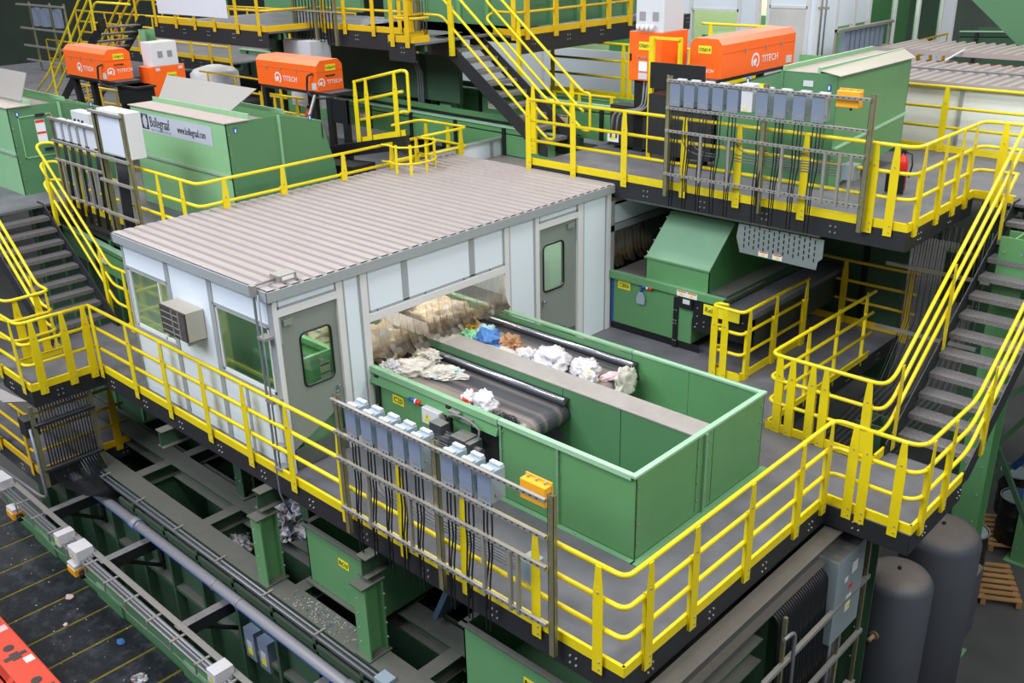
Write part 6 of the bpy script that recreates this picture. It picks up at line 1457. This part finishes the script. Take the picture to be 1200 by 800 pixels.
# cable field between aisle and stairs
t = thing('cable_bundle', 'fan of thin grey cables running down between the aisle and the stairs', 'cables', (-.7, 7, -1.2))
for k in range(26):
    x = -1.3 + k*.040
    MB().tube([(x + .25, 8.2, 2.1), (x + .25, 8.1, .6), (x + .2, 7.6, -.2), (x, 6.6, -.65), (x - .1, 5.0, -.9)], .006, 5).build('cable', mat('dusty_cable', '#55585a', .6, var=.2) if k % 2 else CABL, t)
t = thing('cable_ladder', 'dark cable ladder strut behind the cable fan', 'strut', (-.8, 7.9, .4)); MB().box(-1.4, .05, 7.98, 8.02, .45, .5).build('strut_rail', GALV, t); MB().box(-1.4, .05, 8.08, 8.12, 1.4, 1.45).build('strut_rail', GALV, t)
# drums and pallets
def drum(label, x, y, z=-4.6, mt=None):
    t = thing('oil_drum', label, 'drum', (x, y, z))
    MB().lathe((x, y, z), [(.285, 0), (.29, .02), (.285, .29), (.298, .30), (.285, .31), (.285, .58), (.298, .59), (.285, .6), (.285, .87), (.29, .89), (.27, .89), (.265, .87)], 28).build('drum_body', BLK, t)
    MB().cyl((x, y, z + .86), (x, y, z + .875), .265, 24).build('drum_lid', mt or mat('pale_drum_lid', '#9FB0B2', .4, .3, var=.15), t)
    MB().tube([(x + .288*math.cos(a*PI/14), y + .288*math.sin(a*PI/14), z + .885) for a in range(29)], .012, 6).build('lid_ring', GALV, t)
def pallet(label, x, y, rot):
    t = thing('pallet', label, 'pallet', (x, y, -4.6)); R_ = Matrix.Rotation(rot, 3, 'Z')
    for k in range(7):
        c = R_ @ V((0, -.5 + k*.165, 0)); MB().obox(V((x, y, -4.46)) + c, R_ @ V((.6, 0, 0)), R_ @ V((0, .05, 0)), (0, 0, .01)).build('plank', WOOD, t)
    for k in (-.55, 0, .55):
        c = R_ @ V((k, 0, 0)); MB().obox(V((x, y, -4.53)) + c, R_ @ V((.04, 0, 0)), R_ @ V((0, .55, 0)), (0, 0, .055)).build('stringer', WOOD, t)
pallet('wooden pallet on the concrete beside the black drums', .15, 10.0, .5)
drum('black drum with a pale lid standing on the wooden pallet nearest the tanks', -.1, 10.0, -4.45)
pallet('second wooden pallet under the drums by the right edge', .2, 11.9, .5)
drum('black drum with a pale lid near the right edge', .15, 11.6, -4.45)
drum('black drum farther back at the right edge', -.15, 12.5, -4.45)
t = thing('drum_funnel', 'blue tray lying on the drum lid at the right edge', 'tray', (.3, 11.6, -3.55))
MB().box(.1, .4, 11.45, 11.75, -3.555, -3.50).build('tray_body', LABU, t)
t = thing('floor_cabinet', 'slanted grey steel box beside the rear tank on the concrete', 'box', (.5, 8.6, -4.6))
MB().prism([(.0, 8.3, -4.6), (.5, 8.3, -4.6), (.5, 8.3, -3.4), (.0, 8.3, -3.2)], (0, .5, 0)).build('case', TANK, t)
# hall clutter under the decks, receding
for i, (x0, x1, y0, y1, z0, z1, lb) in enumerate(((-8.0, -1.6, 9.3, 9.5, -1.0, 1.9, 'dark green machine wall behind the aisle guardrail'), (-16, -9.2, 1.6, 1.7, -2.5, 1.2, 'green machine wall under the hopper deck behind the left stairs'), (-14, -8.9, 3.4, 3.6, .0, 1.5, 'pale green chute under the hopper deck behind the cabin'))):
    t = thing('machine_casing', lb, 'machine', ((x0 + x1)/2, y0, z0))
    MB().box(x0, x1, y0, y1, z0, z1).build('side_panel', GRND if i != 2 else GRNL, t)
    b = MB(); x = x0 + .3
    while x < x1: b.box(x - .04, x + .04, y0 - .05, y0, z0, z1); x += 1.1
    each(b, 'rib', GRN if i else BLK, t)
conveyor_x('green conveyor beam under the hopper deck left of the cabin', -14.5, -8.8, 1.45, 1.6, .75, 1.25, GRN, dz=-.35)

sup = [('tall green support leg of the high walkway at its left end', -17.5, 8.8, 3.9), ('tall green support leg of the high walkway at its middle', -13.2, 9.4, 3.9), ('tall green support leg of the high walkway at the right', -8.9, 12.5, 3.9)]
for lb, x, y, z in sup: column(lb, x, y, -4.6, z, .26, GRND)
for x, y in ((-28, 15), (-20, 15)): column('green support leg of the far upper left deck at %s' % ('its left end' if x < -25 else 'its right end'), x, y, -4.6, 1.4, .3, GRND)
# ================================================================== LIGHT, WORLD, CAMERA
def area(name, loc, size, power, col, target=None, sy=None):
    l = bpy.data.lights.new(name, 'AREA'); l.energy = power; l.color = col; l.shape = 'RECTANGLE'; l.size = size; l.size_y = sy or size
    o = bpy.data.objects.new(name, l); C.objects.link(o); o.location = loc
    d = (V(target) - V(loc)) if target else V((0, 0, -1)); o.rotation_euler = d.to_track_quat('-Z', 'Y').to_euler()
for i, x in enumerate((-34, -22, -12, -2, 6)):  # unseen overhead lights; the far-left row is added to brighten the rear deck
    for j, y in enumerate((-4, 6, 17, 28)):
        area('overhead_light', (x, y, 11.5), 3.0, 520, (1, .98, .94))
area('skylight', (-9, -15, 16), 16, 4300, (.84, .89, 1), (-5, 3, 0), 7)
area('skylight', (14, 2, 12), 10, 1100, (.95, .98, 1), (-3, 4, 0), 8)
for k, (x, y, z) in enumerate(CABIN_LAMPS): area('cabin_inner_light', (x, y, z), 1.6, 28, (1, .95, .82), None, .12)
for x, y in ((-13.5, 17.4), (-10, 17.4), (-7.8, 20)): area('cabin_inner_light', (x, y, 5.6), 2, 90, (1, .97, .85))  # lights added inside the far cabin to keep its windows from going black
w = bpy.data.worlds.new('hall_air'); bpy.context.scene.world = w; w.use_nodes = True
w.node_tree.nodes['Background'].inputs[0].default_value = (.80, .88, 1, 1); w.node_tree.nodes['Background'].inputs[1].default_value = .22
cd = bpy.data.cameras.new('camera'); co = bpy.data.objects.new('camera', cd); C.objects.link(co)
cd.sensor_width = 36; cd.lens = 1139.13/1200*36; cd.clip_end = 300; cd.clip_start = .05
co.location = (3.95491545, -5.42500278, 6.02629764)
R_ = Matrix(((0.72828994, 0.68487742, -0.02316634), (0.25164733, -0.29873698, -0.92055952), (-0.63739107, 0.6646045, -0.38991471)))
right, down, fwd = R_[0], R_[1], R_[2]
co.rotation_euler = Matrix((right, -down, -fwd)).transposed().to_euler()
sc = bpy.context.scene; sc.camera = co
sc.view_settings.view_transform = 'Standard'; sc.view_settings.look = 'None'; sc.view_settings.gamma = 1
sc.view_settings.use_curve_mapping = False; sc.view_settings.exposure = 0
sc.cycles.max_bounces = 6; sc.cycles.transparent_max_bounces = 16
